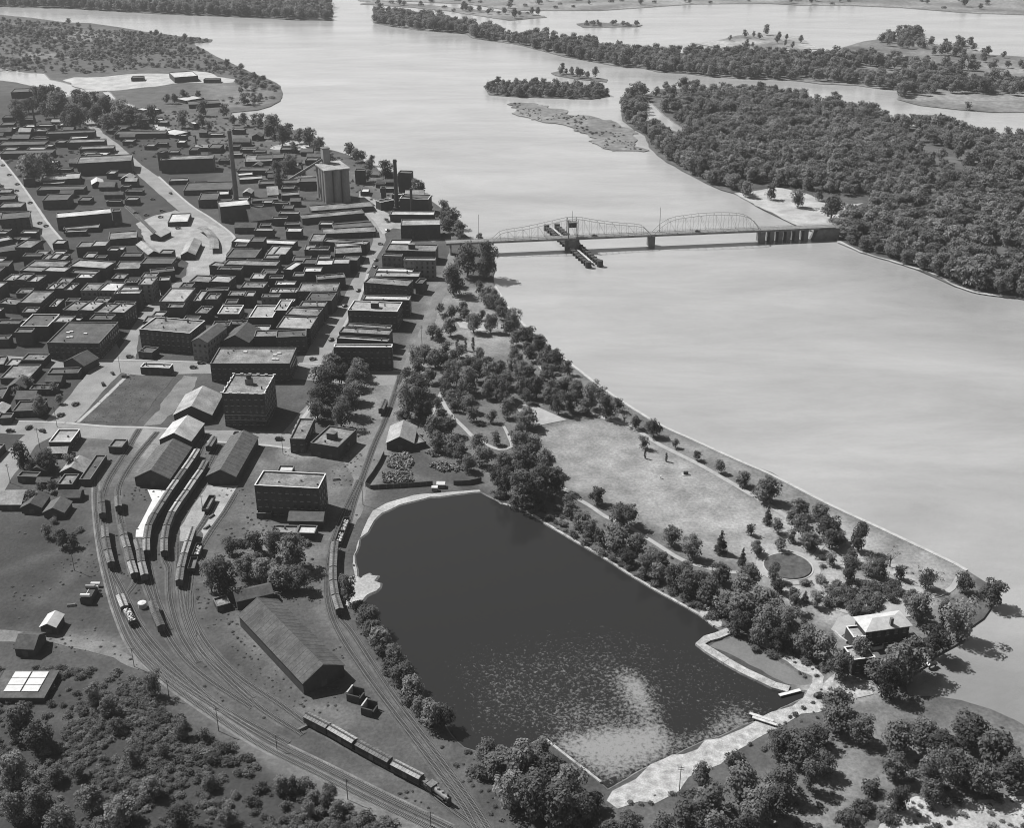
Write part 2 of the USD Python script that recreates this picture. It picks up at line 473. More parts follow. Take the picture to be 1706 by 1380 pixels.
# land cover (base albedo) of the mainland, painted on a 2.5 m raster
RX0, RX1, RY0, RY1, RC = -1300.0, 620.0, 240.0, 3000.0, 3.0
rx, ry = np.arange(RX0, RX1, RC), np.arange(RY0, RY1, RC)
raster = np.full((len(ry), len(rx)), .036)
gx, gy = np.meshgrid(rx, ry)
for s, val, soft in [
    ('-400,130 130,165 360,260 320,440 200,600 0,800 -900,900', .022, 8),
    ('-300,10 360,60 475,150 420,195 200,190 0,100 -300,90', .055, 8),
    ('0,60 110,40 240,100 100,130 0,110', .045, 12), ('60,62 120,50 200,58 150,70', .10, 10), ('20,85 100,88 130,95 40,100', .10, 6), ('330,130 460,150 455,175 360,180', .10, 8),
    ('420,200 540,250 740,350 790,400 740,420 620,340 470,300 380,230', .055, 10),
    ('530,275 640,290 700,330 760,400 700,400 640,330', .08, 6),
    ('250,180 420,200 500,240 360,250', .06, 8), ('480,235 525,238 520,248 470,250', .35, 3),
    ('700,470 740,440 830,470 860,520 940,598 1110,708 1380,835 1620,950 1650,1010 1480,1130 1350,1150 1200,1050 1000,920 830,830 800,800 700,740 640,700 665,620 700,560', .085, 4),
    ('660,620 700,540 740,440 760,440 745,560 700,640 660,720 600,840 570,840 600,720', .13, 5),
    ('740,480 815,475 880,570 840,592 760,600 720,560', .15, 4), ('720,500 760,480 780,540 740,580', .13, 4),
    ('905,715 945,705 985,700 1040,712 1070,722 1280,850 1330,880 1290,935 1200,930 1100,880 1040,840 960,815 925,800 905,750', .168, 2.5),
    ('1110,745 1280,850 1330,880 1290,930 1200,930 1080,860 1060,800', .185, 6),
    ('1200,870 1330,850 1400,860 1620,955 1560,1010 1380,1050 1250,960', .20, 4),
    ('1102,712 1281,792 1464,882 1610,955 1560,950 1400,875 1280,815 1100,730', .15, 3),
    ('860,540 960,620 1060,700 1040,715 950,660 870,580', .12, 3),
    ('150,810 350,700 600,640 640,700 600,850 590,1000 700,1170 820,1390 700,1390 330,1180 200,1040', .05, 3),
    ('110,720 340,730 350,760 240,800 150,830 60,790', .07, 5), ('230,730 320,715 270,790 230,800', .17, 2.5),
    ('420,760 560,755 600,780 580,860 540,900 440,900 350,980 320,960 400,820', .07, 4),
    ('470,740 560,745 560,765 465,765', .15, 3), ('430,880 450,900 520,900 520,940 420,930', .13, 4),
    ('590,640 660,640 650,720 600,760 560,740', .12, 4), ('600,860 590,820 640,740 650,760 620,820 610,850', .12, 3),
    ('530,900 560,900 560,1000 580,1050 680,1200 660,1200 540,1040 510,960', .085, 3),
    ('395,1010 500,1130 520,1165 470,1130 400,1060', .09, 3),
    ('210,1090 330,1160 470,1255 600,1310 720,1375 850,1420 700,1420 540,1340 400,1262 300,1195 220,1125', .12, 2.5),
    ('0,1130 200,1110 300,1180 420,1260 640,1390 640,1500 -200,1500', .028, 4),
    ('0,870 140,865 165,960 100,1030 0,1045 -200,1000 -200,880', .026, 4), ('0,1000 150,990 180,1040 60,1060', .034, 4),
    ('90,1045 200,1070 240,1100 180,1095 90,1068', .10, 2), ('60,1085 240,1105 230,1135 90,1125', .05, 4),
    ('640,1160 700,1215 800,1262 850,1400 760,1400 680,1280', .06, 3),
    ('1380,1040 1500,1040 1620,1040 1560,1100 1450,1180 1400,1150', .11, 4),
    ('1000,1340 1340,1160 1420,1170 1440,1210 1380,1280 1240,1380 1000,1420', .06, 4),
    ('1400,1240 1370,1300 1300,1350 1250,1400 1150,1400 1250,1310', .11, 5),
    ('1340,1140 1460,1140 1460,1165 1340,1170', .28, 3),
    ('1400,1180 1520,1165 1640,1180 1720,1215 1900,1270 1900,1460 1180,1460 1240,1380 1340,1300 1410,1230', .105, 5),
    ('1240,1400 1330,1320 1420,1230 1470,1220 1440,1300 1430,1400', .125, 5),
]:
    m = shapely.contains_xy(poly(gp(s)), gx, gy).astype(float)
    w = ndimage.gaussian_filter(m, soft / RC)
    raster = raster * (1 - w) + val * .86 * w

for s, wd, val in [('60,1000 120,960 150,900 165,860', 5, .06), ('0,960 70,930 130,905', 4, .05), ('430,770 450,830 420,900 380,960 330,1010', 6, .085), ('560,760 555,830 545,900', 6, .09),
                   ('240,1120 330,1180 450,1240 560,1290', 5, .03), ('200,860 215,960 250,1040 300,1100', 9, .034), ('270,850 262,940 275,1020', 12, .036), ('330,880 305,980 320,1060 380,1130', 8, .036),
                   ('440,1060 520,1160 600,1240 700,1330', 5, .075), ('0,1170 80,1190 180,1240', 4, .06), ('130,1100 200,1180 260,1260', 3, .06), ('480,1190 540,1180 600,1210', 5, .08),
                   ('600,760 640,740 700,745 740,760', 5, .10), ('650,790 700,800 760,815', 4, .09), ('20,300 120,300 200,290', 6, .05), ('280,190 360,215 470,235', 8, .09), ('400,300 520,290 600,300', 7, .05), ('250,250 330,260 420,250', 7, .06),
                   ('1000,1390 1100,1375 1200,1330', 4, .1), ('930,860 1010,905 1110,965', 3, .12)]:
    m = shapely.contains_xy(LineString(smoothline(gp(s), 3)).buffer(wd / 2), gx, gy).astype(float)
    w = np.clip(ndimage.gaussian_filter(m, .8), 0, 1) * .8
    raster = raster * (1 - w) + val * w


def tone_main(x, y):
    return ndimage.map_coordinates(raster, [(np.asarray(y) - RY0) / RC, (np.asarray(x) - RX0) / RC], order=1, mode='nearest')


for name, y0, y1, cell, mat, lab in (('ground', 200, 820, 3.0, 'land', 'level ground under the park, rail yards and near town blocks'),
                                     ('far_ground', 820, 5000, 9.0, 'land', 'level ground under the upper town and the river flats')):
    part = main_land.intersection(shapely.box(-4000, y0, 4000, y1))
    toned(name, grid_mesh(part, cell, tone_main), M[mat], lab, 'ground')

# lands across the river
LANDS = {}


def land(name, ring, tone, label, step=15, amp=5, cell=18, seed=0, holes=(), cat='land'):
    g = poly(ring, step, amp, seed)
    for h in holes:
        g = g.difference(h)
    g = max(g.geoms, key=lambda q: q.area) if g.geom_type == 'MultiPolygon' else g
    LANDS[name + str(seed)] = g
    f = tone if callable(tone) else (lambda x, y: np.full(len(x), tone * .85) * (.75 + .5 * meshkit.noise(np.c_[x / 60, y / 60, x * 0], seed)))
    toned(name, grid_mesh(g, cell, f), M['farland'], label, cat)
    return g


notch = poly(gp('890,650 940,700 1000,760 1050,800 1150,860 1165,885 1060,850 980,800 900,775 895,720', 'C0'), 10, 3, 8)
R_FRONT = ('1035,178 1037,200 1055,215 1075,225 1080,245 1110,270 1135,283 1170,303 1200,317 1232,326 1260,343 1290,358 1330,378 1385,396 1433,421 '
           '1479,434 1525,449 1555,460 1593,477 1631,490 1695,497 1800,520 2100,580 2500,640 2700,300')
R_BACK = ('2300,262 1900,230 1706,213 1644,210 1606,200 1568,193 1517,189 1479,180 1454,172 1403,167 1400,155 1352,153 1270,141 1156,129 1096,131 1088,137 1063,141 1045,152')
R_RING = gp(R_FRONT) + [G(*q, 15.0)[:2] for q in pts('X', R_BACK)]     # the far side is sighted over the tree tops
notch = notch.union(poly([G(*q, 13.0)[:2] for q in pts('C0', '890,650 940,700 1000,760 1050,800 1150,860 1165,885 1060,850 980,800 900,775 895,720')], 10, 3, 8)).buffer(2)
east = land('wooded_island', R_RING, .06, 'low wooded island on the far side of the river', seed=1, holes=(notch,))
N_RING = ('622,20 622,37 649,43 700,49.5 736,53 774,56 786,63 812,67 856,72 941,94 980,101 1030,110 1068,113 1093,119 1144,122 1182,127 1238,130.6 1282,132 '
          '1327,134 1365,139 1428,142 1459,147 1497,150 1494,165 1530,175 1606,183 1656,187 1706,186 1900,200 2400,220 2400,108 1900,98 1706,94 1640,90 1610,72 1560,75 1535,62 1536,50 '
          '1500,60 1440,68 1400,80 1395,92 1240,92 1150,94 1070,92 1010,86 990,76 900,64 860,62 800,50 740,36 690,28')
north = land('river_bank', gp(N_RING), lambda x, y: .09 + .09 * np.clip((meshkit.fbm(np.c_[x / 170, y / 170, x * 0], 3, 5) - .42) * 3, 0, 1) * (x > 300),
             'long wooded bank on the far shore with wet meadows at its right', seed=2, amp=4)
farleft = land('river_bank', gp('-500,5 0,10 110,13 254,22 430,29 500,33 552,34 557,20 552,6 500,-14 0,-60 -500,-50'), .06, 'wooded far bank at the top left of the river', seed=3, cell=30)
strip2 = land('marsh_island', gp('600,6 690,12 750,18 800,26 850,33 912,28 880,20 800,16 740,10 700,6 620,1'), .12, 'long thin marsh strip beyond the wooded far bank', seed=4, cell=25)
strip3 = land('far_shore', gp('560,-25 600,1 690,2 780,6 850,17 1000,17 1070,12 1160,6 1280,5 1330,8 1400,8 1500,12 1600,20 1706,24 2400,40 2400,-40'), .13, 'pale distant shore along the top of the view', seed=5, cell=45)
marsh = land('marsh_island', gp('1160,72 1200,66 1230,58 1276,55 1330,60 1366,81 1276,84 1200,80'), .17, 'flat grassy marsh with scattered small trees right of the far woods', seed=6, cell=20)
isle_far = land('marsh_island', gp('961,39 985,36 1068,41 1062,44 970,45'), .10, 'tiny flat islet in the distant backwater', seed=7, cell=20)
isle1 = land('river_island', gp('807,147 812,141 850,141 905,145 1010,150 1016,160 985,165 900,162 850,160 815,157'), .07, 'long narrow willow island in mid river', seed=8, cell=12, amp=3)
isle2 = land('river_island', gp('918,121 935,117 960,124 1012,132 1010,136 960,131 925,125'), .10, 'thin sandbar islet with a row of bushes', seed=9, cell=12, amp=3)
mudflat = land('mud_flat', gp('848,172 875,172 910,178 950,188 985,196 1012,200 1036,212 1062,224 1074,240 1062,252 1020,249 1000,240 985,232 965,222 930,205 880,193 860,188'), .12, 'bare grey mud flat reaching out from the wooded island', seed=10, cell=10, amp=16, step=7)
se_isle = poly(gp('1440,1180 1530,1175 1600,1180 1680,1205 1720,1230 1850,1290 1850,1460 1180,1460 1250,1370 1380,1280'), 6, 2, 11)

# the river and the lagoon
all_x = np.concatenate([np.arange(-2600, -700, 100.0), np.arange(-700, 900, 12.0), np.arange(900, 2700, 100.0)])
all_y = np.concatenate([np.arange(150, 1300, 10.0), np.arange(1300, 6000, 60.0)])
wx, wy = np.meshgrid(all_x, all_y)
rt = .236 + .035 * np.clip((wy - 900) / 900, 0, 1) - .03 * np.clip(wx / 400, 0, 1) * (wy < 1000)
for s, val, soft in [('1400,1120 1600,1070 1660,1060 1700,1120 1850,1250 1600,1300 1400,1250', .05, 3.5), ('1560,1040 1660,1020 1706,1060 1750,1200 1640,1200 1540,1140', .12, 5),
                     ('1200,330 1300,370 1400,410 1500,455 1706,520 1706,600 1500,510 1300,410', .16, 2), ('1040,150 1280,140 1280,128 1050,120', .16, 2)]:  # long strip below the island woods: their dark reflection painted into the water tone
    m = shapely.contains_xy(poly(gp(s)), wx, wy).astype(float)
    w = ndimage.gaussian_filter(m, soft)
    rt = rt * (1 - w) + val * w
nX, nY = len(all_x), len(all_y)
ii, jj = np.meshgrid(np.arange(nX - 1), np.arange(nY - 1))
a = (jj * nX + ii).ravel()
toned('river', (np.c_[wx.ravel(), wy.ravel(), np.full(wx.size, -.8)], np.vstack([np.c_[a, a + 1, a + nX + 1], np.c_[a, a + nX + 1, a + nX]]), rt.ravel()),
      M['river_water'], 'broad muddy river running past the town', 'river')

lx0, ly0, lx1, ly1 = lagoon.bounds
lx, ly = np.arange(lx0 - 3, lx1 + 4, 2.0), np.arange(ly0 - 3, ly1 + 4, 2.0)
qx, qy = np.meshgrid(lx, ly)
cover = np.zeros(qx.shape)
for s, val, soft in [('740,1070 1000,1020 1290,1110 1320,1160 1200,1215 1000,1240 800,1240 700,1130', .17, 5), ('800,1110 1050,1070 1100,1200 900,1235 780,1220', .05, 4),
                     ('905,1230 960,1225 1040,1215 1110,1222 1190,1212 1290,1190 1012,1314', .34, 2), ('940,1250 1050,1215 1110,1230 1010,1290', .1, 3),
                     ('1000,1085 1020,1110 1060,1130 1085,1170 1110,1225 1070,1230 1060,1180 1030,1130', .24, 2), ('1045,1115 1062,1130 1070,1165 1055,1165', .2, 1.5),
                     ('1190,1180 1290,1170 1290,1190 1200,1222 1140,1230', .22, 2.5), ('1100,1235 1180,1195 1200,1205 1130,1240', -.3, 2.5), ('930,1180 1040,1190 1030,1215 930,1215', .12, 3),
                     ('600,1010 640,1010 600,1050', .15, 4), ('700,1180 800,1245 760,1255 700,1200', .2, 4)]:
    m = shapely.contains_xy(poly(gp(s)), qx, qy).astype(float)
    cover += val * ndimage.gaussian_filter(m, soft)
cover -= .06 * (qy > G(853, 1010)[1])
a = (np.arange(len(ly) - 1)[:, None] * len(lx) + np.arange(len(lx) - 1)).ravel()
nX = len(lx)
lag_arr = (np.c_[qx.ravel(), qy.ravel(), np.full(qx.size, -.45)], np.vstack([np.c_[a, a + 1, a + nX + 1], np.c_[a, a + nX + 1, a + nX]]), cover.ravel())
cx, cy = qx.ravel()[a] + 1, qy.ravel()[a] + 1
keep = shapely.contains_xy(lagoon.union(spit).union(pool).buffer(4), cx, cy) & ~shapely.contains_xy(pool.buffer(1.0), cx, cy)
_f = lag_arr[1][np.tile(keep, 2)]
_u, _i = np.unique(_f, return_inverse=True)
lag_arr = (lag_arr[0][_u], _i.reshape(-1, 3), lag_arr[2][_u])
toned('lagoon', lag_arr, M['lagoon_water'], 'dark still lagoon with floating weed at its near end', 'lagoon')
pv = np.array(pool.buffer(2.0).exterior.coords)[:-1]
pool_mesh = MB()
pvt, pft = trimesh.creation.triangulate_polygon(pool.buffer(2.0), engine='earcut')
pool_mesh.add(np.c_[pvt, np.full(len(pvt), -.35)], pft)
M['pool'] = gray('pool_water', .11, .15, .05, 1.0, rough=.2, spec=.5)
tag(pool_mesh.build('pool', M['pool']), 'small grey walled pool beside the lagoon', 'pool', kind='structure')

# ---------------------------------------------------------------- surfaces laid on the ground
LEVEL = [.02]


def sheet(name, ring, mat, label, cat, step=4, amp=.6, seed=0, hole=None, kind='structure', world=False):
    LEVEL[0] += .004
    g = poly(ring, step, amp, seed)
    if hole is not None:
        g = g.difference(hole)
    mb = MB()
    for h in getattr(g, 'geoms', [g]):
        if h.geom_type != 'Polygon' or h.area < .05:
            continue
        v, f = trimesh.creation.triangulate_polygon(h, engine='earcut')
        mb.add(np.c_[v, np.full(len(v), LEVEL[0])], f)
    return tag(mb.build(name, M[mat]), label, cat, None, kind)


def ribbon(name, line, width, mat, label, cat, kind='structure', jit=.15, z=None):
    LEVEL[0] += .004
    p = smoothline(line, 3.0)
    t = np.gradient(p, axis=0)
    t /= np.linalg.norm(t, axis=1, keepdims=True)
    nrm = np.c_[-t[:, 1], t[:, 0]]
    w = width / 2 * (1 + jit * (meshkit.noise(np.c_[p / 4, p[:, :1] * 0], 3) - .5))[:, None]
    z = LEVEL[0] if z is None else z
    v = np.vstack([np.c_[p + nrm * w, np.full(len(p), z)], np.c_[p - nrm * w, np.full(len(p), z)]])
    i = np.arange(len(p) - 1)
    L = len(p)
    mb = MB().add(v, np.vstack([np.c_[i, i + L, i + L + 1], np.c_[i, i + L + 1, i + 1]]))
    return tag(mb.build(name, M[mat]), label, cat, None, kind)


S = lambda *a, **k: sheet(*a, **k)
S('street', gp('-500,575 -50,590 150,600 345,604 495,606 560,608 670,618 672,642 600,642 500,632 345,622 240,626 150,617 -50,606 -500,596'), 'street', 'pale cross street in front of the downtown blocks', 'street', amp=.9)
S('avenue', gpts('Q5', '-500,1400 -60,960 180,730 380,600 560,400 700,230 770,120 905,20 945,-60 985,20 1000,110 1010,190 960,240 640,590 560,650 300,800 80,1090 -60,1300 -300,1600'), 'street', 'wide pale avenue running up from the left edge into the town', 'street', amp=.9)
S('avenue', gpts('A1', '735,1000 830,860 930,690 1060,560 1220,450 1230,370 1330,310 1400,285 1425,300 1365,440 1180,560 1040,690 915,845 890,1000'), 'street', 'upper part of the avenue between the dark store blocks', 'street', amp=.9)
S('street', gp('-500,680 0,703 110,706 250,712 330,716 485,722 570,728 570,752 483,748 440,742 336,735 250,740 110,726 40,725 0,722 -500,705'), 'street', 'pale cross street past the office tower and freight sheds', 'street', amp=.9)
S('street', gp('500,612 505,600 545,525 560,520 588,467 605,440 622,400 616,372 606,352 614,348 632,360 641,380 643,400 634,418 613,455 598,500 579,533 561,570 545,606 530,632'), 'street', 'front street between the last two rows of blocks', 'street', amp=.9)
S('street', gp('608,352 596,330 600,318 628,335 640,352 660,362 700,365 735,398 720,404 690,385 655,380 640,390'), 'pale', 'pale yard street below the grain silos', 'street', amp=1.5)
S('street', gp('470,722 530,655 560,660 500,730 470,745'), 'street', 'short pale side street right of the office tower', 'street', amp=.9)
S('street', gpts('P7', '-80,400 0,510 80,620 180,760 260,870 340,960 420,1060 500,1180 600,1320 640,1375 700,1450 720,1500 560,1500 480,1385 440,1340 320,1260 310,1180 240,1080 130,930 0,780 -120,700'), 'street', 'broad pale street at the left edge lined with parked cars', 'street', amp=.5)
S('road', gp('140,190 157,203 172,222 197,240 222,262 238,276 264,295 292,320 314,340 332,352 352,365 374,378 390,392 386,404 378,420 360,440 348,460 330,460 336,440 352,415 330,372 310,360 290,345 255,314 233,295 214,276 192,258 172,240 155,222 142,203'), 'street', 'long pale road running diagonally through the upper town', 'street', amp=.6)
S('depot_yard', gpts('A1', '900,110 1000,60 1150,20 1300,60 1400,120 1540,190 1480,330 1430,420 1360,445 1230,450 1230,370 1170,325 1050,310 960,250'), 'pale', 'pale trodden yard around the small depot houses', 'yard', amp=2)
S('road', gp('560,745 600,745 640,700 664,628 690,572 703,545 722,490 738,450 748,422 760,425 753,455 742,490 726,530 712,560 700,590 685,625 668,655 655,700 640,750 615,800 600,860 575,900 548,900 575,860 590,800'), 'dirt', 'dusty drive beside the spur track along the park edge', 'road', amp=1.0)
S('sand_flat', gpts('A0', '390,525 480,505 680,500 820,485 1060,480 1140,485 1280,462 1370,480 1440,500 1600,525 1500,540 1330,540 1150,545 900,580 720,600 560,600 420,550'), 'sand', 'bright sand flat behind the upper town', 'sand', amp=10, step=15)
S('sand_flat', gpts('B0', '200,935 300,930 310,960 240,985 120,985 90,975'), 'sand', 'small bright sand patch on the upper river bank', 'sand', amp=4, step=6)
S('sand_flat', gpts('A0', '1000,800 1160,860 1150,885 1040,850'), 'sand', 'small pale bare patch beside the upper town sheds', 'sand', amp=3, step=6)
S('beach', gpts('B2', '1470,498 1240,515 1050,530 950,555 850,590 760,640 735,690 715,750 690,805 640,930 640,990 655,1055 680,1060 672,980 668,930 690,860 715,815 760,780 805,705 840,655 965,595 1155,552 1480,518'), 'sand', 'narrow white beach curving round the lagoon head', 'beach', amp=1.2, hole=lagoon)
S('sand_spit', np.array(spit.buffer(.3).exterior.coords)[:-1], 'sand', 'ragged white sand spit on the left lagoon shore', 'beach', amp=.5, step=3)
S('beach', gp('1222,322 1245,322 1290,312 1330,318 1375,335 1410,340 1440,338 1400,352 1400,372 1388,394 1330,377 1290,357 1260,342'), 'sand', 'bright bathing beach on the wooded island beside the bridge', 'beach', amp=3, step=6)
S('river_margin', gp('1393,398 1433,418 1479,431 1525,446 1555,457 1593,474 1631,487 1695,493 1695,496 1631,489 1593,476 1555,459 1525,448 1479,433 1433,420 1393,403'), 'sand', 'thin pale shore line below the island woods', 'beach', amp=3, step=6)
S('platform_apron', gpts('P5', '615,405 790,405 760,450 700,530 620,650 590,745 575,825 510,825 512,770 560,690 620,570 655,500'), 'white', 'white concrete loading apron between the yard tracks', 'platform', amp=.1)
S('gravel_strip', gpts('P5', '1140,370 1420,370 1300,570 1210,720 1080,985 1040,990 1110,800 1080,760 1010,790 980,870 890,860 900,740 960,640 1080,460'), 'pale', 'pale gravel strip between the right hand yard tracks', 'yard', amp=1)
S('vacant_lot', gp('131,703 208,626 262,640 290,628 262,664 226,706'), 'weeds', 'dark weedy vacant lot beside the avenue', 'lot', amp=1.0)
S('vacant_lot', gp('240,712 306,626 330,628 318,655 268,708'), 'dirt', 'worn dirt strip between the vacant lot and freight house', 'lot', amp=2.0)
S('rubble_bank', gp('1003,1338 1012,1318 1100,1275 1200,1230 1290,1193 1345,1166 1370,1140 1385,1120 1390,1155 1370,1185 1330,1196 1300,1215 1250,1238 1215,1262 1150,1300 1120,1325 1090,1345 1060,1338 1020,1350'), 'stone', 'white rubble causeway along the near end of the lagoon', 'causeway', amp=4, step=5)
S('rubble_bank', gpts('P3', '440,345 520,345 640,430 720,470 800,520 920,590 970,650 970,730 900,800 850,880 780,900 720,850 830,760 890,700 880,650 760,590 640,500 560,440 470,395'), 'stone', 'white rubble bank along the right side of the pool', 'causeway', amp=2.5, step=3, hole=pool.buffer(.2))
S('rubble_bank', gpts('P3', '60,190 130,110 200,170 260,290 180,300 110,240'), 'stone', 'pale stones at the foot of the lagoon bank near the pool', 'causeway', amp=2, step=3, hole=lagoon)
S('sand_patch', gp('1480,1345 1530,1330 1620,1335 1706,1325 1850,1330 1850,1460 1440,1460'), 'sand', 'bright sand in the bottom right corner', 'sand', amp=2)
S('dirt_road', gp('-200,1040 82,1056 120,1064 180,1072 225,1098 250,1125 225,1115 190,1096 130,1082 80,1072 -200,1060'), 'dirt', 'faint dirt road crossing the weeds to the tracks', 'road', amp=1.2)
for line, w, lab in [('130,704 165,672 198,640 214,624', 2.4, 'thin pale pavement between the vacant lot and the avenue'), ('110,705 180,711 250,713 330,719', 2.2, 'thin pale pavement along the lower edge of the vacant lot'),
                     ('336,735 440,742 483,748', 2.2, 'thin pale pavement along the near side of the freight house street'), ('483,722 510,690 530,657', 2.4, 'thin pale pavement right of the office tower'),
                     ('148,600 250,601 345,604', 2.0, 'thin pale pavement along the far side of the cross street'), ('498,606 560,609 668,619', 2.0, 'thin pale pavement below the tall brick block'),
                     ('560,571 579,533 598,500 613,456', 2.2, 'thin pale pavement on the river side of the front street'), ('0,702 60,703 108,705', 2.0, 'thin pale pavement at the left end of the cross street'),
                     ('386,404 388,392 352,364 314,339 264,294', 2.4, 'thin pale pavement on the river side of the diagonal road'), ('112,410 80,372 55,335 30,300 0,262', 2.2, 'thin pale pavement on the right side of the left street')]:
    ribbon('pavement', gp(line), w, 'pavement', lab, 'pavement')
S('playground', gp('760,536 805,538 830,548 800,552 765,546'), 'path', 'pale bare strip among the young park trees', 'ground', amp=1)
for line, w, lab, tile in [
    ('985,690 1050,712 1100,742 1160,772 1220,806 1280,842 1320,868 1345,890 1370,905', 3.2, 'straight pale walk along the river side of the lawn', 'X'),
    ('928,806 960,830 985,845 1010,862 1050,880 1090,905 1140,935 1200,952 1240,955 1275,958', 2.6, 'pale path along the lagoon side of the lawn', 'X'),
    ('735,655 739,672 752,692 775,715 790,730 812,742 826,748', 2.6, 'curving park path through the trees left of the lawn', 'X'),
    ('742,645 735,655 724,680 716,700', 2.4, 'short park path below the tall trees', 'X'),
    ('838,708 846,725 852,745 832,750 820,745', 1.8, 'small looping footpath left of the lawn', 'X'),
    ('960,665 930,640 900,612 880,580 850,540 835,510', 2.2, 'thin path through the riverside trees', 'X'),
    ('1370,905 1345,925 1335,945 1352,960 1365,985 1385,1010 1420,1022 1470,1015', 2.6, 'garden path from the round bed to the white house', 'X'),
    ('1335,945 1370,936 1405,940 1440,935', 2.0, 'garden path right of the round bed', 'X'),
    ('1352,935 1362,920 1380,900 1395,893', 2.0, 'garden path above the round bed', 'X'),
    ('1283,952 1262,962 1245,972 1230,962', 2.2, 'garden path left of the round bed', 'X'),
    ('1480,1005 1530,1000 1580,985 1600,960', 3.0, 'drive behind the white house', 'X'),
    ('1395,893 1440,925 1490,960 1560,985', 2.0, 'long garden path below the sea wall', 'X'),
]:
    ribbon('path', gp(line, tile), w, 'path', lab, 'path')
S('terrace', gpts('Q4', '1085,600 1110,570 1190,560 1250,580 1500,690 1230,745 1180,700'), 'path', 'pale paved terrace at the upper corner of the lawn', 'terrace', amp=.2)
c0 = G(1313, 945)[:2]
S('round_path', [c0 + 15.5 * np.array([math.cos(t), math.sin(t)]) for t in np.arange(48) * 2 * math.pi / 48], 'path', 'white ring path round the dark flower bed', 'path', amp=.1, step=9)
S('forecourt', gp('1395,1030 1440,1018 1475,1008 1530,1002 1550,1020 1500,1030 1430,1040 1400,1062 1385,1050'), 'path', 'pale forecourt around the white roofed house', 'path', amp=.8)
S('river_walk', [tuple(q) for q in gp('1425,1143 1450,1138 1455,1160 1430,1165')], 'sand', 'small sandy landing below the terrace', 'sand', amp=1.2)

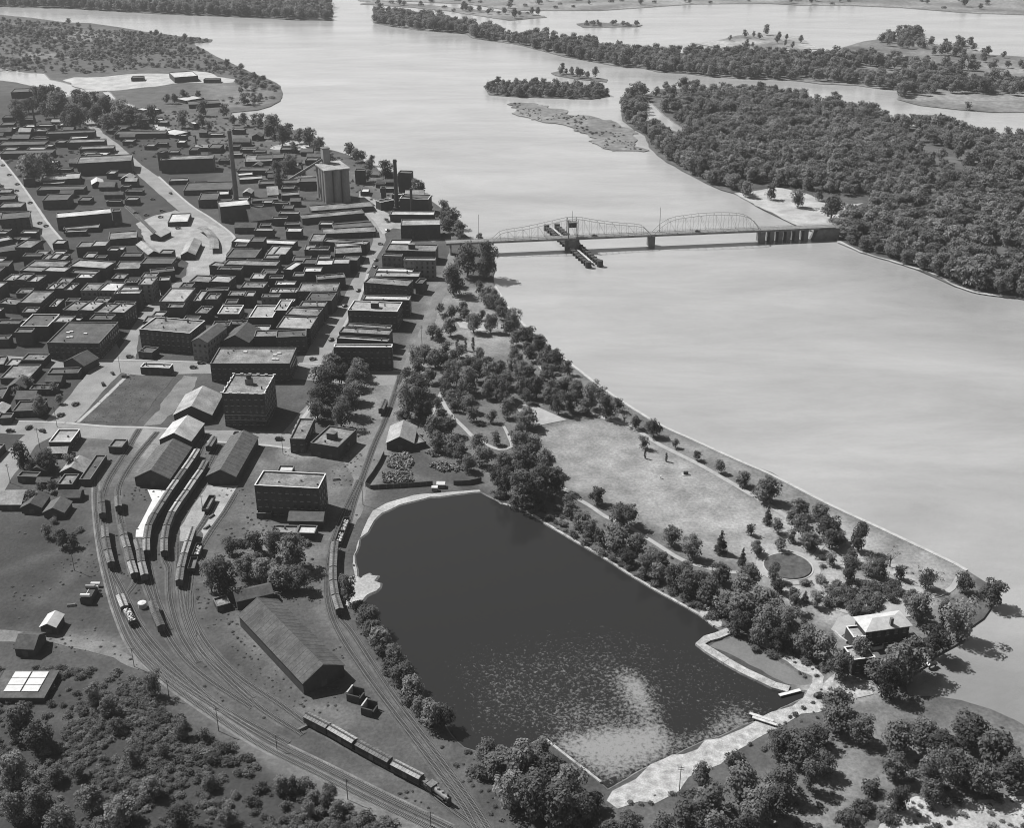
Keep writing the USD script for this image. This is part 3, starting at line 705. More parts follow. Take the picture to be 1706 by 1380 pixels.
# ---------------------------------------------------------------- buildings
# sheet, roof front-left x y, front-right x y, back-left x y, height m, flags | label
# flags: d m l b W roof tone; g G gable (ridge in depth / across), h hip; w windows, L pale walls, k white coping, c chimney, p penthouse, s skylights, rN row of N
TABLE = '''
P7 0 1165 305 1140 -20 1100 15 d w|big dark brick block left of the street of parked cars
P7 -30 885 110 880 -20 850 7 m|small flat block at the left edge, upper of the pair by the broad street
P7 -30 960 150 950 0 910 7 d|dark low block at the left edge, lower of the pair by the broad street
P7 -20 1040 215 1035 0 990 8 m|flat roofed store just above the big dark block at the left edge
P7 0 480 545 465 20 445 6 d|long low dark shed near the left edge above the parked cars
P7 -20 390 460 380 0 350 6 d|long dark shed behind the left edge trees of the upper town
P7 20 100 180 95 30 78 7 d|dark flat shed at the far left edge under the thin stack
P7 0 180 140 175 10 150 6 d|small dark shed at the left edge beside the thin stack
P7 480 272 985 252 500 246 8 d|long dark hall beside the upper end of the diagonal road
P7 700 360 1085 350 735 328 8 m|dark shed with pale roof edge beside the diagonal road
P7 735 318 910 310 745 298 8 b|narrow pale roof strip behind the dark shed by the diagonal road
P7 830 430 1185 418 850 400 6 m w|low shop with a row of windows touching the diagonal road
P7 800 580 1370 550 840 510 13 m|massive dark brick factory left of the diagonal road
P7 240 745 360 735 215 700 8 l|small block with pale roof right of the street of parked cars
P7 430 760 830 735 370 706 6 l|long shed with two pale roof strips below the dark factory
P7 450 795 670 785 460 768 4 b|thin pale lean-to in front of the striped long shed
P7 380 860 870 850 400 820 5 d|low dark workshop below the striped long shed
P7 440 965 700 958 470 900 9 d|square dark warehouse right of the parked cars
P7 680 700 820 690 700 680 5 b|little pale roofed shed against the dark factory wall
P7 960 800 1080 790 930 760 4 W g|tiny white gabled hut below the dark factory
P7 590 1150 1165 1097 640 1092 12 b|long dark building with a pale strip roof by the left street
P7 1170 1085 1255 1080 1180 1060 13 d|blank dark tower block at the end of the pale strip roof
P7 660 1270 1030 1250 680 1225 4 m|low roof tucked under the long building with pale strip roof
P7 680 1300 900 1292 700 1278 4 l|narrow grey lean-to below the low roof by the left street
Q1 140 185 295 190 170 110 11 m w|corner block with debris on its roof by the foot of the left street
Q1 -40 140 120 110 -20 98 12 l|pale roofed block cut by the left edge above the corner block
Q1 -60 240 190 205 -40 170 9 d|dark block cut by the left edge below the pale roofed one
Q1 -60 370 80 365 -40 320 8 d|dark low block cut by the left edge left of the striped roofs
Q1 400 300 620 300 440 250 9 m r3|in the top row of striped narrow roofs
Q1 255 365 600 375 345 310 9 m|long dark roof in the middle of the striped row
Q1 190 410 620 430 255 366 9 m r2|in the lower half of the striped row
Q1 30 500 360 510 130 440 10 l w r3|with ragged pale roof at the foot of the striped row
Q1 655 365 1010 388 720 298 9 l|block with a mottled pale roof below the left street
Q1 670 430 920 440 690 400 7 m|dark addition with a pale parapet below the mottled roof
Q1 730 185 1010 180 850 130 9 m r2|with striped roof right of the foot of the left street
Q1 1030 215 1180 212 1060 180 6 l|small grey roofed shop beside the striped stores
Q1 1040 110 1310 90 1060 40 6 m|wide grey flat roof beside the depot yard
Q1 1090 395 1330 390 1110 320 6 m|grey roofed block right of the mottled roof
Q1 440 585 690 590 520 525 9 l r3|in the pale roofed trio above the windowed facade
Q1 770 600 930 600 820 530 10 m w L|pale fronted store, left one of the long windowed facade
Q1 940 600 1120 605 980 520 10 b w L|pale fronted store with the brightest roof in the windowed facade
Q1 1130 605 1315 608 1190 560 10 l w L|pale fronted store, right one of the long windowed facade
Q1 175 720 390 722 275 605 10 m w|detached grey flat roofed house between the left downtown rows
Q1 -20 720 150 735 10 665 7 m|grey roofed house at the left edge of downtown
Q1 470 755 540 755 520 680 6 l|slim store with a stepped roof edge left of downtown
Q1 600 785 1190 820 665 695 11 m w r4|in the long block left of the avenue
Q1 195 945 460 945 380 830 10 d k|dark block with white roof edge left of the skylit garage
Q1 665 885 770 888 700 840 6 b c|little bright roofed shed with a white chimney behind the skylit garage
Q1 870 880 975 880 890 850 6 m|small grey shed behind the skylit garage
Q1 450 1100 950 1105 700 900 12 d s w|big dark garage with white skylights beside the avenue
Q1 90 890 305 885 95 868 5 b|thin bright roof at the left edge behind the dark blocks
Q1 -40 920 180 920 0 880 9 d|dark block at the left edge beside the thin bright roof
Q5 -40 140 30 135 -10 70 5 m|grey shed roof at the left edge behind the avenue houses
Q5 40 145 140 145 80 90 4 l|small pale roofed shed left of the avenue houses
Q5 175 100 360 102 215 48 5 m|grey flat roof behind the avenue houses
Q5 0 250 240 250 140 140 4 m|wide low grey roof among the avenue houses
Q5 520 120 690 150 610 52 5 d g|gabled dark house at the avenue crossing
Q5 390 210 640 205 420 165 4 d|long dark roof below the gabled house at the crossing
Q5 240 340 450 340 260 300 4 d|low dark shed in the yards left of the avenue
Q5 -60 420 20 415 60 325 5 d|dark roof cut by the left edge above the cross street
Q5 100 520 330 515 160 440 4 d|dark low house in the yards above the cross street
Q5 -20 580 90 575 0 540 4 d|little dark shed at the left edge above the cross street
Q5 -40 880 40 790 -60 790 4 m|shed with a pale wall cut by the left edge below the cross street
Q5 400 775 580 775 490 672 5 l k w|small flat roofed office at the avenue corner
Q5 890 815 1000 818 930 752 4 m|small yard office left of the freight sheds
Q5 650 1080 740 1080 830 880 4 d|long dark tool shed beside the left yard track
Q5 140 1055 300 1060 180 1015 4 d|dark shed under the trees left of the yard
Q5 -20 1285 170 1285 20 1172 3.5 l G|pale shingled house at the left edge of the yard
Q5 300 1100 400 1102 330 1065 3.5 d G|tiny dark shed under the yard trees
Q2 408 262 545 258 545 130 4 l g|gabled depot house at the mouth of the bright yard
Q2 100 258 205 240 170 130 4 l g|pale roofed depot house left of the bright yard
Q2 20 345 320 345 60 280 8 d w|dark flat block below the depot houses
Q2 120 435 350 412 160 395 8 d|dark block with a bent pale roof edge below the depot
Q2 0 540 130 540 40 470 15 l w L|tall pale corner block with windows left of the avenue
Q2 200 505 300 500 230 470 12 l|pale roof next to the tall pale corner block
Q2 200 705 440 708 330 575 12 l w L|pale walled building with a plain grey roof in mid downtown
Q2 530 700 600 700 585 600 11 l|narrow pale roofed store next to the plain grey roof
Q2 545 815 660 820 590 750 8 m|low store in front of the narrow pale roofed one
Q2 760 825 965 825 820 742 10 l s k w|store with two bright skylights and white roof edge
Q2 1060 860 1285 862 1130 745 9 l k|store with stepped white roof edge in mid downtown
Q2 1300 790 1420 792 1355 690 10 l k|higher store with toothed white parapet in mid downtown
Q2 1180 665 1350 665 1215 635 9 m w L|pale fronted store with five tall windows in mid downtown
Q2 1260 620 1495 615 1290 580 9 l|grey store roof behind the five tall windows
Q2 1310 545 1500 545 1320 510 9 b|thin bright roof strip in upper mid downtown
Q2 10 970 495 1010 135 850 15 m w c k|large dark hotel block right of the avenue crossing
Q2 0 1185 130 1198 20 1130 5 d|small dark shop below the large hotel block
Q2 20 1335 300 1345 60 1295 5 l k|single storey store standing alone at the avenue crossing
Q2 515 1085 660 1100 680 940 14 m g w L|tall narrow grey gabled hall with windows
Q2 810 1085 1060 1100 960 965 9 d g|dark double fronted gabled house behind the long block
Q2 1110 1045 1495 1035 1130 985 10 m|grey roof behind the long block by the office tower
Q2 690 1300 1450 1300 720 1148 13 m s w|long brick block with ridge of skylights behind the office tower
Q2 490 510 870 530 550 450 9 m w r2|with grey roof above mid downtown
Q2 980 570 1200 575 985 515 9 m|grey roofed store in upper mid downtown
Q2 860 650 1010 650 890 605 9 m|dark store with a curved parapet in mid downtown
Q2 1020 655 1105 655 1060 612 9 l|small store with a bright slanted roof edge
Q2 1040 985 1250 985 1060 935 7 l|pale lower roof below the stepped white roof edge
Q2 680 360 810 372 700 322 8 m|low store at the end of the bright street
Q2 820 348 1320 362 840 300 10 m w|long grey roofed block below the bright roof strip
Q2 840 282 1120 285 900 192 7 d|dark roofed block at the bend of the diagonal road
Q2 1220 252 1390 256 1280 170 7 l|pale roof right of the block at the road bend
Q2 895 132 1490 158 930 94 5 b|long bright roof strip behind the road bend
P8 945 940 1230 915 870 893 15 b|boiler house with bright roof at the foot of the tall stack
P8 1240 1075 1500 1045 1310 985 4 d G|dark shed with pyramid roof beside the boiler house
P8 380 495 880 478 420 455 14 m|massive dark mill right of the diagonal road
P8 350 420 400 425 360 396 20 d|dark stair tower at the left end of the mill
P8 650 400 730 400 660 372 8 d|small dark boiler shed on the far side of the mill
P8 830 378 945 378 845 338 6 d|dark shed with light roof behind the mill
P8 1180 510 1440 500 1200 447 5 m|long grey shed right of the tall stack
P8 1110 592 1400 592 1140 562 5 d|dark shed just right of the tall stack
P8 1120 640 1260 630 1130 615 4 b|thin bright roof right of the tall stack, upper of two
P8 1130 682 1350 668 1150 652 4 l|thin grey roof right of the tall stack, lower of two
P8 1310 722 1690 706 1330 690 4 d|long dark lumber shed toward the silos
P8 1400 828 1500 822 1440 772 4 l G|small pale gabled house between stack and silos
P8 1530 832 1700 822 1560 800 5 m|grey shed close to the silos
P8 460 692 640 686 480 665 4 m|low grey roof below the mill, left one
P8 700 722 830 716 720 695 4 l|low pale roof below the mill, right one
P8 600 782 1050 770 640 705 5 d|wide dark flat roof between the mill and the boiler house
P8 740 872 920 866 760 806 8 d|dark block left of the boiler house
P8 920 822 1030 816 930 790 4 b|thin bright roof behind the boiler house
P8 450 1085 640 1078 510 1002 4 b|low shed with pale roof in the middle of the depot yard
P8 285 1212 385 1222 255 1150 4 W g|white roofed depot house at the left of the bright yard
P8 1560 1110 1700 1105 1570 1085 4 d|dark shed right of the boiler house yard
P8 1250 885 1500 870 1270 855 4 d|long dark roof behind the boiler house yard
A0 70 605 295 597 85 582 9 d w|large dark building at the far left edge of the upper town
A0 750 882 1085 876 770 862 6 d|long dark shed beside the upper diagonal road
A0 1040 870 1150 888 1030 828 4 b|pale open sided shed in the upper town
A0 1145 508 1300 497 1160 472 8 b|white roofed plant on the bright sand flat
A0 1335 522 1440 522 1340 513 5 d|dark shed right of the white roofed plant on the sand
A0 860 512 940 510 870 500 5 d|small dark shed on the left part of the sand flat
A0 1220 662 1340 642 1230 632 4 b|bright low shed on the grass beyond the upper town
A0 1240 688 1450 676 1250 665 5 d|long dark low shed on the grass beyond the upper town
A0 940 724 985 716 945 702 5 b|small bright house beside the slough
A0 1020 722 1060 716 1030 700 5 b|second small bright house right of the one by the slough
A0 1275 815 1310 810 1280 795 5 W|tiny white house among the upper town trees
B0 285 1195 400 1192 300 1165 9 d|dark block left of the silos
B0 20 1210 275 1202 40 1182 4 m|long grey lumber shed left of the dark block by the silos
B0 0 1042 180 1037 20 1012 5 d|long dark shed near the upper river bank
B0 180 1115 300 1112 190 1095 5 d|dark shed under trees near the upper river bank
P4 535 322 632 322 550 302 14 d|dark block directly behind the silos
P4 110 715 720 668 230 650 5 m|long low shed in front of the silos
P4 20 790 630 735 80 742 6 m|second long shed in front of the silos
P4 330 888 720 858 345 842 5 d|narrow dark shed below the silo sheds
P4 215 942 740 918 250 885 5 m w|long grey roofed shop at the head of the front street
P4 180 848 310 850 200 820 5 l|small pale house below the silo sheds
P4 790 492 835 492 795 478 14 d|dark square tower beside the metal stack
P4 740 452 835 452 745 436 4 d|dark shed behind the metal stack
P4 590 530 670 530 600 495 4 W|bright white shed right of the silos
P4 960 342 1085 347 970 318 20 d|tall dark mill at the water's edge
P4 790 632 920 606 795 602 8 d k|dark power house left of the metal stack
P4 975 592 1255 602 985 545 15 d k|dark power house right of the metal stack
P4 880 752 1310 755 890 716 7 b|white roofed store house by the river
P4 985 857 1370 852 985 800 13 l w|dark warehouse with grey roof below the white roofed store house
Q3 280 165 395 165 300 100 9 m w L|narrow grey walled block with a stepped end wall
Q3 400 168 770 190 405 140 8 m|long low roof right of the stepped end wall
Q3 515 214 755 194 545 178 8 l|store with light roof edge at the upper front street
Q3 500 272 730 260 560 215 9 m w|grey roofed corner block of the upper front street
Q3 560 322 690 326 600 288 9 m|dark store in the middle of the front street row
Q3 335 364 620 360 365 320 10 b w r2|with bright roof above the front street
Q3 220 352 330 354 250 312 10 d|dark store left of the two bright roofs
Q3 60 402 132 410 82 330 9 b|store with a bright roof under an arched parapet
Q3 350 492 590 472 370 455 9 m|store with a crooked pale parapet on the front street
Q3 180 592 515 592 190 520 10 m w|wide grey roofed store on the front street
Q3 250 667 470 674 285 600 11 d|dark roofed store on the front street
Q3 195 716 410 722 250 674 12 m|upper long roof of the corner row on the front street
Q3 80 786 350 800 150 724 12 m|middle long roof of the corner row on the front street
Q3 0 902 290 910 30 800 12 l w|wide pale roof of the corner row on the front street
Q3 0 985 255 972 0 925 12 d w|dark lowest roof of the corner row on the front street
Q3 0 756 75 760 20 655 9 l k|store with scalloped white roof edge in mid downtown
Q3 0 602 170 604 20 565 9 l|pale roofed store behind the scalloped roof edge
Q3 -30 275 80 278 0 205 8 l|pale roof at the end of the long bright strip
Q3 930 242 1355 252 970 187 11 m p w|large grey roofed block with a roof hut near the bridge
Q3 965 186 1140 188 985 152 10 b|bright low roof behind the block with the roof hut
Q3 900 287 1070 292 915 268 10 m w L|pale fronted building full of windows near the bridge
Q3 1085 324 1355 327 1090 302 16 l w L|plain tall grey fronted hall near the bridge
Q3 845 417 1160 427 880 387 9 b|bright flat roof in the block by the upper park
Q3 830 462 1215 467 855 424 9 l c|pale roof with chimneys in the block by the upper park
Q3 745 517 1120 547 790 467 11 m w|large dark warehouse with slate grey roof by the upper park
Q3 1185 520 1245 525 1200 480 9 d|narrow dark annex at the end of the slate roofed warehouse
Q3 740 660 1135 668 755 624 13 b w|long bright roofed warehouse by the upper park
Q3 610 752 1030 768 665 672 14 l p k w|flat roofed warehouse with a roof hut and white roof edge
Q3 590 884 970 908 612 858 13 m|dark grey roof strip behind the chimneyed block
Q3 535 937 960 962 595 895 13 m c|grey roofed block with chimneys by the park drive
Q3 515 990 950 1018 540 970 12 b|narrow bright roof between two dark blocks by the drive
Q3 490 1065 985 1068 515 1040 17 b w k|tall brick block facing the square of trees
Q8 222 412 505 412 350 262 5 l g|gabled freight house against the office tower
Q8 115 598 350 608 188 468 6 b g|white gabled head house of the left freight shed
P5 500 300 805 318 705 25 5 m g o|long left freight shed with shingled gable roof
P5 1140 285 1395 288 1352 -62 5 m g o|long right freight shed with shingled gable roof
Q8 825 942 1305 966 888 832 18 m k w|big dark warehouse with white roof edge near the lagoon
Q8 1080 1202 1335 1206 1082 1132 5 m G|low dark roofed shed against the big dark warehouse
Q8 945 1292 1135 1296 955 1237 4 m|dark half of the low shed in front of the warehouse
Q8 1138 1296 1275 1300 1146 1238 4 b|white roofed half of the low shed in front of the warehouse
Q8 840 1150 950 1152 850 1120 3 l|pale lean-to at the left corner of the big warehouse
Q8 995 835 1108 836 1000 792 3 W|small white hut behind the big warehouse
Q8 1090 592 1205 592 1165 440 9 m w o|tall narrow brick house left of the roof with a vent box
Q8 1245 622 1450 656 1312 482 8 m p|wide low brick shop with a vent box on its roof
Q4 20 880 240 882 40 745 4.5 l g|pale gabled shed at the scrapyard corner
Q4 240 892 345 866 212 762 3.5 m|pale lean-to beside the scrapyard shed
Q7 190 235 520 158 165 140 5 d G|dark barn behind the long gabled shed
Q7 10 285 130 252 -10 205 3 m|tiny flat shed at the end of the dark barn
Q7 800 988 1222 872 212 362 6 d g o|very long shingled shed beside the main track
A3 265 60 365 62 345 -20 4 W g|small white roofed house in the left weeds
Q6 105 1040 240 1046 215 925 4 d G|dark barn below the small white roofed house
P3 1285 316 1600 272 1172 226 9 W c w h|white roofed house beside the terraces
P3 1190 366 1292 356 1102 288 6 l k|flat roofed wing of the white roofed house
P3 1190 527 1350 506 1075 437 8 l k w|square walled annex with white parapet below the white roofed house
'''


def gable_wall(W, D, h, r, along):
    mb = MB()
    if along:      # ridge runs in depth: gables face front and back
        ring = [(0, 0), (W, 0), (W, h), (W / 2, h + r), (0, h)]
        v = [(x, y, z) for y in (0, D) for x, z in [(a, b - .3 * (b == 0)) for a, b in ring]]
    else:
        ring = [(0, 0), (D, 0), (D, h), (D / 2, h + r), (0, h)]
        v = [(x, y, z) for x in (W, 0) for y, z in [(a, b - .3 * (b == 0)) for a, b in ring]]
    f = [(0, 1, 2), (0, 2, 3), (0, 3, 4), (5, 7, 6), (5, 8, 7), (5, 9, 8)]
    for i in range(5):
        j = (i + 1) % 5
        f += [(i, i + 5, j + 5), (i, j + 5, j)]
    return mb.add(v, f)


def gable_roof(W, D, h, r, along, o=.5, t=.22):
    mb = MB()
    A, B = (W, D) if along else (D, W)
    m = A / 2
    dz = r / m * o
    for s in (0, 1):
        e = [(-o, h - dz), (m, h + r), (m, h + r + t), (-o, h - dz + t)]
        if s:
            e = [(A - x, z) for x, z in e][::-1]
        v = [((x, y, z + .03) if along else (B - y, x, z + .03)) for y in (-o, B + o) for x, z in e]
        mb.add(v, [(0, 1, 2, 3), (7, 6, 5, 4), (0, 4, 5, 1), (1, 5, 6, 2), (2, 6, 7, 3), (3, 7, 4, 0)])
    return mb


def windows(t, W, D, h, far, side=True, floor0=1.3):
    """window panes with sills on the front and the river side"""
    fl = max(1, int(round((h - .8) / 4.0)))
    fh = (h - 1.2) / fl
    n = 0
    for face, length in ((0, W), (1, D)):
        if face and not side:
            continue
        k = max(1, int(length / (3.6 if not far else 4.2)))
        while k * fl > 60:
            k -= 1
        for q in range(fl):
            for i in range(k):
                c = (i + .5) * length / k
                w2, z0 = min(.75, length / k * .3), q * fh + floor0 + (.2 if q else 0)
                z1 = z0 + min(2.1, fh * .58)
                mb, sb = MB(), MB()
                if face == 0:
                    mb.box(c - w2, c + w2, -.05, .05, z0, z1)
                else:
                    mb.box(W - .05, W + .05, c - w2, c + w2, z0, z1)
                p = mb.build('window', M['pane'], t)
                if not far:
                    if face == 0:
                        sb.box(c - w2 - .15, c + w2 + .15, -.18, .02, z0 - .25, z0 - .01)
                    else:
                        sb.box(W - .02, W + .18, c - w2 - .15, c + w2 + .15, z0 - .25, z0 - .01)
                    sb.build('sill', M['sill'], p)
                n += 1
    return n


ROOFS = {'d': 'roof_d', 'm': 'roof_m', 'l': 'roof_l', 'b': 'roof_b', 'W': 'roof_w'}
FOOT = []


def building(fl, fr, bl, h, flags, label, cat, name, group=None, light_strip=0):
    w = fr - fl
    W = float(np.linalg.norm(w[:2]))
    h = h + (len(FOOT) * .037) % .31
    ux = w[:2] / W
    uy = np.array([-ux[1], ux[0]])
    if 'o' in flags:                       # the long side sets the direction
        uy = (bl - fl)[:2] / np.linalg.norm((bl - fl)[:2])
        ux = np.array([uy[1], -uy[0]])
        W = float(w[:2] @ ux)
    D = max(2.5, float((bl - fl)[:2] @ uy))
    FOOT.append(Polygon([fl[:2], fl[:2] + ux * W, fl[:2] + ux * W + uy * D, fl[:2] + uy * D]))
    t = thing(name, label, cat, (fl[0], fl[1], 0), math.atan2(ux[1], ux[0]), group=group)
    far = fl[1] > 900
    tone = next((ROOFS[c] for c in flags if c in ROOFS), 'roof_m')
    wall = M['brick_light' if 'L' in flags else 'brick']
    if 'g' in flags or 'G' in flags:
        along = 'g' in flags
        r = (W if along else D) * .26
        gable_wall(W, D, h, r, along).build('wall', wall, t)
        gable_roof(W, D, h, r, along).build('roof', M['shingle' if tone == 'roof_m' else tone], t)
        if 'o' in flags and D > 25:            # battens over the sheet joints
            n = int(D / 3.2)
            for i in range(n + 1):
                y = i * D / n
                for s in (0, 1):
                    a, b = (-.4, h - r / (W / 2) * .4), (W / 2, h + r)
                    xs = [a[0], b[0]] if not s else [W - a[0], W - b[0]]
                    MB().bar((xs[0], y, a[1] + .28), (xs[1], y, b[1] + .28), .22, .1).build('roof_batten', M['shingle'], t)
        d = MB().box(W * .5 - 1.3, W * .5 + 1.3, -.07, .05, 0, min(3.0, h * .7)).build('door', M['door'], t)
        if 'w' in flags:
            windows(t, W, D, h, far)
    elif 'h' in flags:
        MB().box(0, W, 0, D, -.3, h).build('wall', wall, t)
        o, r = 1.0, 2.6
        e = min(W, D) * .5
        v = [(-o, -o, h), (W + o, -o, h), (W + o, D + o, h), (-o, D + o, h), (e, D / 2 - .1, h + r), (W - e, D / 2 - .1, h + r), (e, D / 2 + .1, h + r), (W - e, D / 2 + .1, h + r)]
        v += [(x, y, z - .3) for x, y, z in v[:4]]
        MB().add(v, [(0, 1, 5), (0, 5, 4), (1, 2, 7), (1, 7, 5), (2, 3, 6), (2, 6, 7), (3, 0, 4), (3, 4, 6), (4, 5, 7), (4, 7, 6),
                     (8, 9, 1), (8, 1, 0), (9, 10, 2), (9, 2, 1), (10, 11, 3), (10, 3, 2), (11, 8, 0), (11, 0, 3), (8, 10, 9), (8, 11, 10)]).build('roof', M[tone], t)
        windows(t, W, D, h, far)
    else:
        pt, ph = .38, .7
        ring = shapely.box(0, 0, W, D).difference(shapely.box(pt, pt, W - pt, D - pt))
        MB().slab(ring, -.3, h).build('wall', wall, t)
        rf = MB().box(pt - .05, W - pt + .05, pt - .05, D - pt + .05, h - ph - .3, h - ph).build('roof', M[tone], t)
        cw = .62 if 'k' in flags else .5
        cop = shapely.box(-.1, -.1, W + .1, D + .1).difference(shapely.box(cw - .1, cw - .1, W - cw + .1, D - cw + .1))
        MB().slab(cop, h + .002, h + .2).build('coping', M['white' if 'k' in flags else 'coping'], t)
        if not far and W * D > 90:            # roof joints, vents
            q = random.Random(int(W * 100))
            for i in range(q.choice([1, 2, 3])):
                x, y = q.uniform(1.5, max(1.6, W - 2)), q.uniform(1.2, max(1.3, D - 2))
                if q.random() < .5:
                    MB().box(x, x + .8, y, y + .8, h - ph - .1, h - ph + q.uniform(.6, 1.3)).build('roof_vent', M['steel'], t)
                else:
                    MB().box(x, x + .7, y, y + .7, h - ph - .1, h + q.uniform(.6, 1.4)).build('chimney', M['stack_brick'], t)
        for i in range(1 if W < 14 else 2):
            x = W * (.3 + .4 * i)
            MB().box(x - 1.1, x + 1.1, -.08, .05, 0, min(2.9, h * .6)).build('door', M['door'], t)
        if 'w' in flags:
            windows(t, W, D, h, far)
        if 'p' in flags:
            pb = MB().box(W * .5 - 2.6, W * .5 + 2.6, D * .35, D * .35 + 4, h - ph - .1, h + 3.2).build('roof_hut', M['brick'], t)
            MB().box(W * .5 - 2.8, W * .5 + 2.8, D * .35 - .2, D * .35 + 4.2, h + 3.202, h + 3.4).build('hut_roof', M[tone], pb)
        if 's' in flags:
            q = random.Random(int(W * 77))
            for i in range(5 if W > 30 else 2):
                x, y = q.uniform(.15, .8) * W, q.uniform(.2, .8) * D
                MB().box(x, x + 2.4, y, y + 1.6, h - ph - .1, h - ph + .8).build('skylight', M['white'], t)
        if 'c' in flags:
            for i in range(2):
                x = W * (.25 + .45 * i)
                MB().box(x, x + 1.0, D * .8, D * .8 + 1.0, h - ph - .1, h + 1.9).build('chimney', M['stack_brick'], t)
    if 'h' in flags and 'c' in flags:
        MB().box(W * .55, W * .55 + 1.3, .3, 1.6, h - .5, h + 4.2).build('chimney', M['stack_brick'], t)
    return t, W, D


for line in TABLE.strip().split('\n'):
    spec, label = line.split('|')
    p = spec.split()
    h = float(p[7])
    c = list(map(float, p[1:7]))
    fl, fr, bl = (G(*P(p[0], c[i], c[i + 1]), h) for i in (0, 2, 4))
    fr[2] = fl[2] = bl[2] = 0
    flags = p[8:]
    rows = [f for f in flags if f[0] == 'r']
    fl_s = [f for f in flags if f[0] != 'r']
    L = label.lower()
    cat = next((k for k in ('shed', 'house', 'garage', 'hotel', 'factory', 'mill', 'warehouse', 'store', 'barn', 'hall', 'shop') if k in L), 'building')
    name = {'shed': 'shed', 'house': 'house', 'barn': 'barn', 'warehouse': 'warehouse', 'store': 'store', 'factory': 'factory', 'mill': 'mill'}.get(cat, 'town_building')
    if rows:
        n = int(rows[0][1:])
        for i in range(n):
            a, b = fl + (fr - fl) * (i / n), fl + (fr - fl) * ((i + 1) / n - .002)
            f2 = [x for x in fl_s]
            alt = ['m', 'l', 'd', 'm']
            if i % 2 and f2[0] in ROOFS:
                f2[0] = {'m': 'l', 'l': 'm', 'd': 'm', 'b': 'l'}[f2[0]]
            building(a, b, bl + (a - fl), h + [0, .7, -.5, .3][i % 4], f2, f'{circ(i)} store from the left {label}', 'store', 'store')
    else:
        building(fl, fr, bl, h, fl_s, label, cat, name)

# the six storey office tower with its scalloped white parapet
h = 22.0
fl, fr, bl = G(*P('Q8', 582, 250), h), G(*P('Q8', 897, 255), h), G(*P('Q8', 692, 108), h)
t, W, D = building(fl * [1, 1, 0], fr * [1, 1, 0], bl * [1, 1, 0], h - (len(FOOT) * .037) % .31, ['m', 'w', 'k', 'x'], 'six storey dark brick office tower with scalloped white parapet', 'office tower', 'office_tower')
for a, n, ax in ((0, 6, 0), (D, 6, 0), (0, 5, 1), (W, 5, 1)):
    for i in range(n):
        L_ = W if ax == 0 else D
        c = i * L_ / (n - 1)
        mb = MB()
        x, y = (c, a) if ax == 0 else (a, c)
        if (i in (0, n - 1)) and ax == 1:
            continue
        mb.box(x - .9, x + .9, y - .35, y + .35, h + .2, h + .8) if ax == 0 else mb.box(x - .35, x + .35, y - .9, y + .9, h + .2, h + .8)
        mb.build('parapet_merlon', M['white'], t)
for z in (4.2, 7.6):
    MB().slab(shapely.box(-.2, -.2, W + .2, D + .2).difference(shapely.box(.05, .05, W - .05, D - .05)), z, z + .28).build('belt_course', M['sill'], t)
mh = MB().box(W * .42, W * .42 + 4, D * .5, D * .5 + 3.5, h - .8, h + 3).build('machine_room', M['brick_light'], t)
MB().cyl((W * .42 + 2, D * .5 + 1.7), 1.6, h + 3.002, h + 5.6).build('water_tank', M['wood_dark'], mh)
for i in range(7):
    MB().box(W * i / 6 - .35 * (i > 0), W * i / 6 + .35 * (i < 6), -.14, .04, 7.9, h).build('pilaster', M['brick'], t)

# grain silos
s0 = G(*P('P4', 262, 655))
s1 = G(*P('P4', 530, 645))
ax = s1 - s0
Ls = float(np.linalg.norm(ax))
hs = 33.0
t = thing('grain_silos', 'tall cluster of pale concrete grain silos with a roof tower', 'grain silos', (*s0[:2], 0), math.atan2(ax[1], ax[0]) + .3)
Ls *= .96
r = Ls / 6
for j in range(4):
    for i in range(3):
        MB().cyl((r + i * 2 * r, r + j * 2 * r), r * 1.0, -.3, hs, 20).build('silo', M['silo'], t, smooth=40)
MB().box(r, Ls - r, r, 7 * r, -.3, hs - 1).build('infill_wall', M['silo'], t)
MB().box(-.6, Ls + .6, -.6, 8 * r + .6, hs + .01, hs + 1.2).build('roof_slab', M['roof_l'], t)
hh = MB().box(Ls * .28, Ls * .28 + 7, 6.1 * r, 6.1 * r + 8, hs + 1.21, hs + 16).build('head_house', M['silo'], t)
MB().box(Ls * .28 - .4, Ls * .28 + 7.4, 6.1 * r - .4, 6.1 * r + 8.4, hs + 16.01, hs + 16.6).build('head_house_roof', M['roof_m'], hh)
MB().bar((Ls * .28, 7 * r, hs + 5), (-26, 9 * r, hs - 14), 2.2).build('conveyor', M['roof_m'], t)

# chimneys
def stack(base, top, r0, r1, mat, label, band=True):
    g = G(*base)
    s = scale_at(g)
    e = math.atan2(CAM_H, g[1])
    hgt = 10.0
    for _ in range(40):      # height whose top meets the sighted point
        d = (g[1] * CP + (CAM_H - hgt) * SP)
        y = PH / 2 - FOC * ((hgt - CAM_H) * CP + g[1] * SP) / d
        hgt += (y - top[1]) / scale_at(g) * .9
    t = thing('chimney', label, 'chimney', (*g[:2], 0))
    MB().cyl((0, 0), r0, -.3, hgt, 20, r1).build('shaft', mat, t, smooth=40)
    if band:
        MB().cyl((0, 0), r1 * 1.22, hgt - 2.2, hgt - .9, 20).build('cap_band', mat, t, smooth=40)
    MB().cyl((0, 0), r1 * .78, hgt + .002, hgt + .05, 20).build('flue', M['black'], t)
    MB().box(-r0 * 1.5, r0 * 1.5, -r0 * 1.5, r0 * 1.5, -.3, 2.5).build('plinth', M['brick'], t)
    return hgt


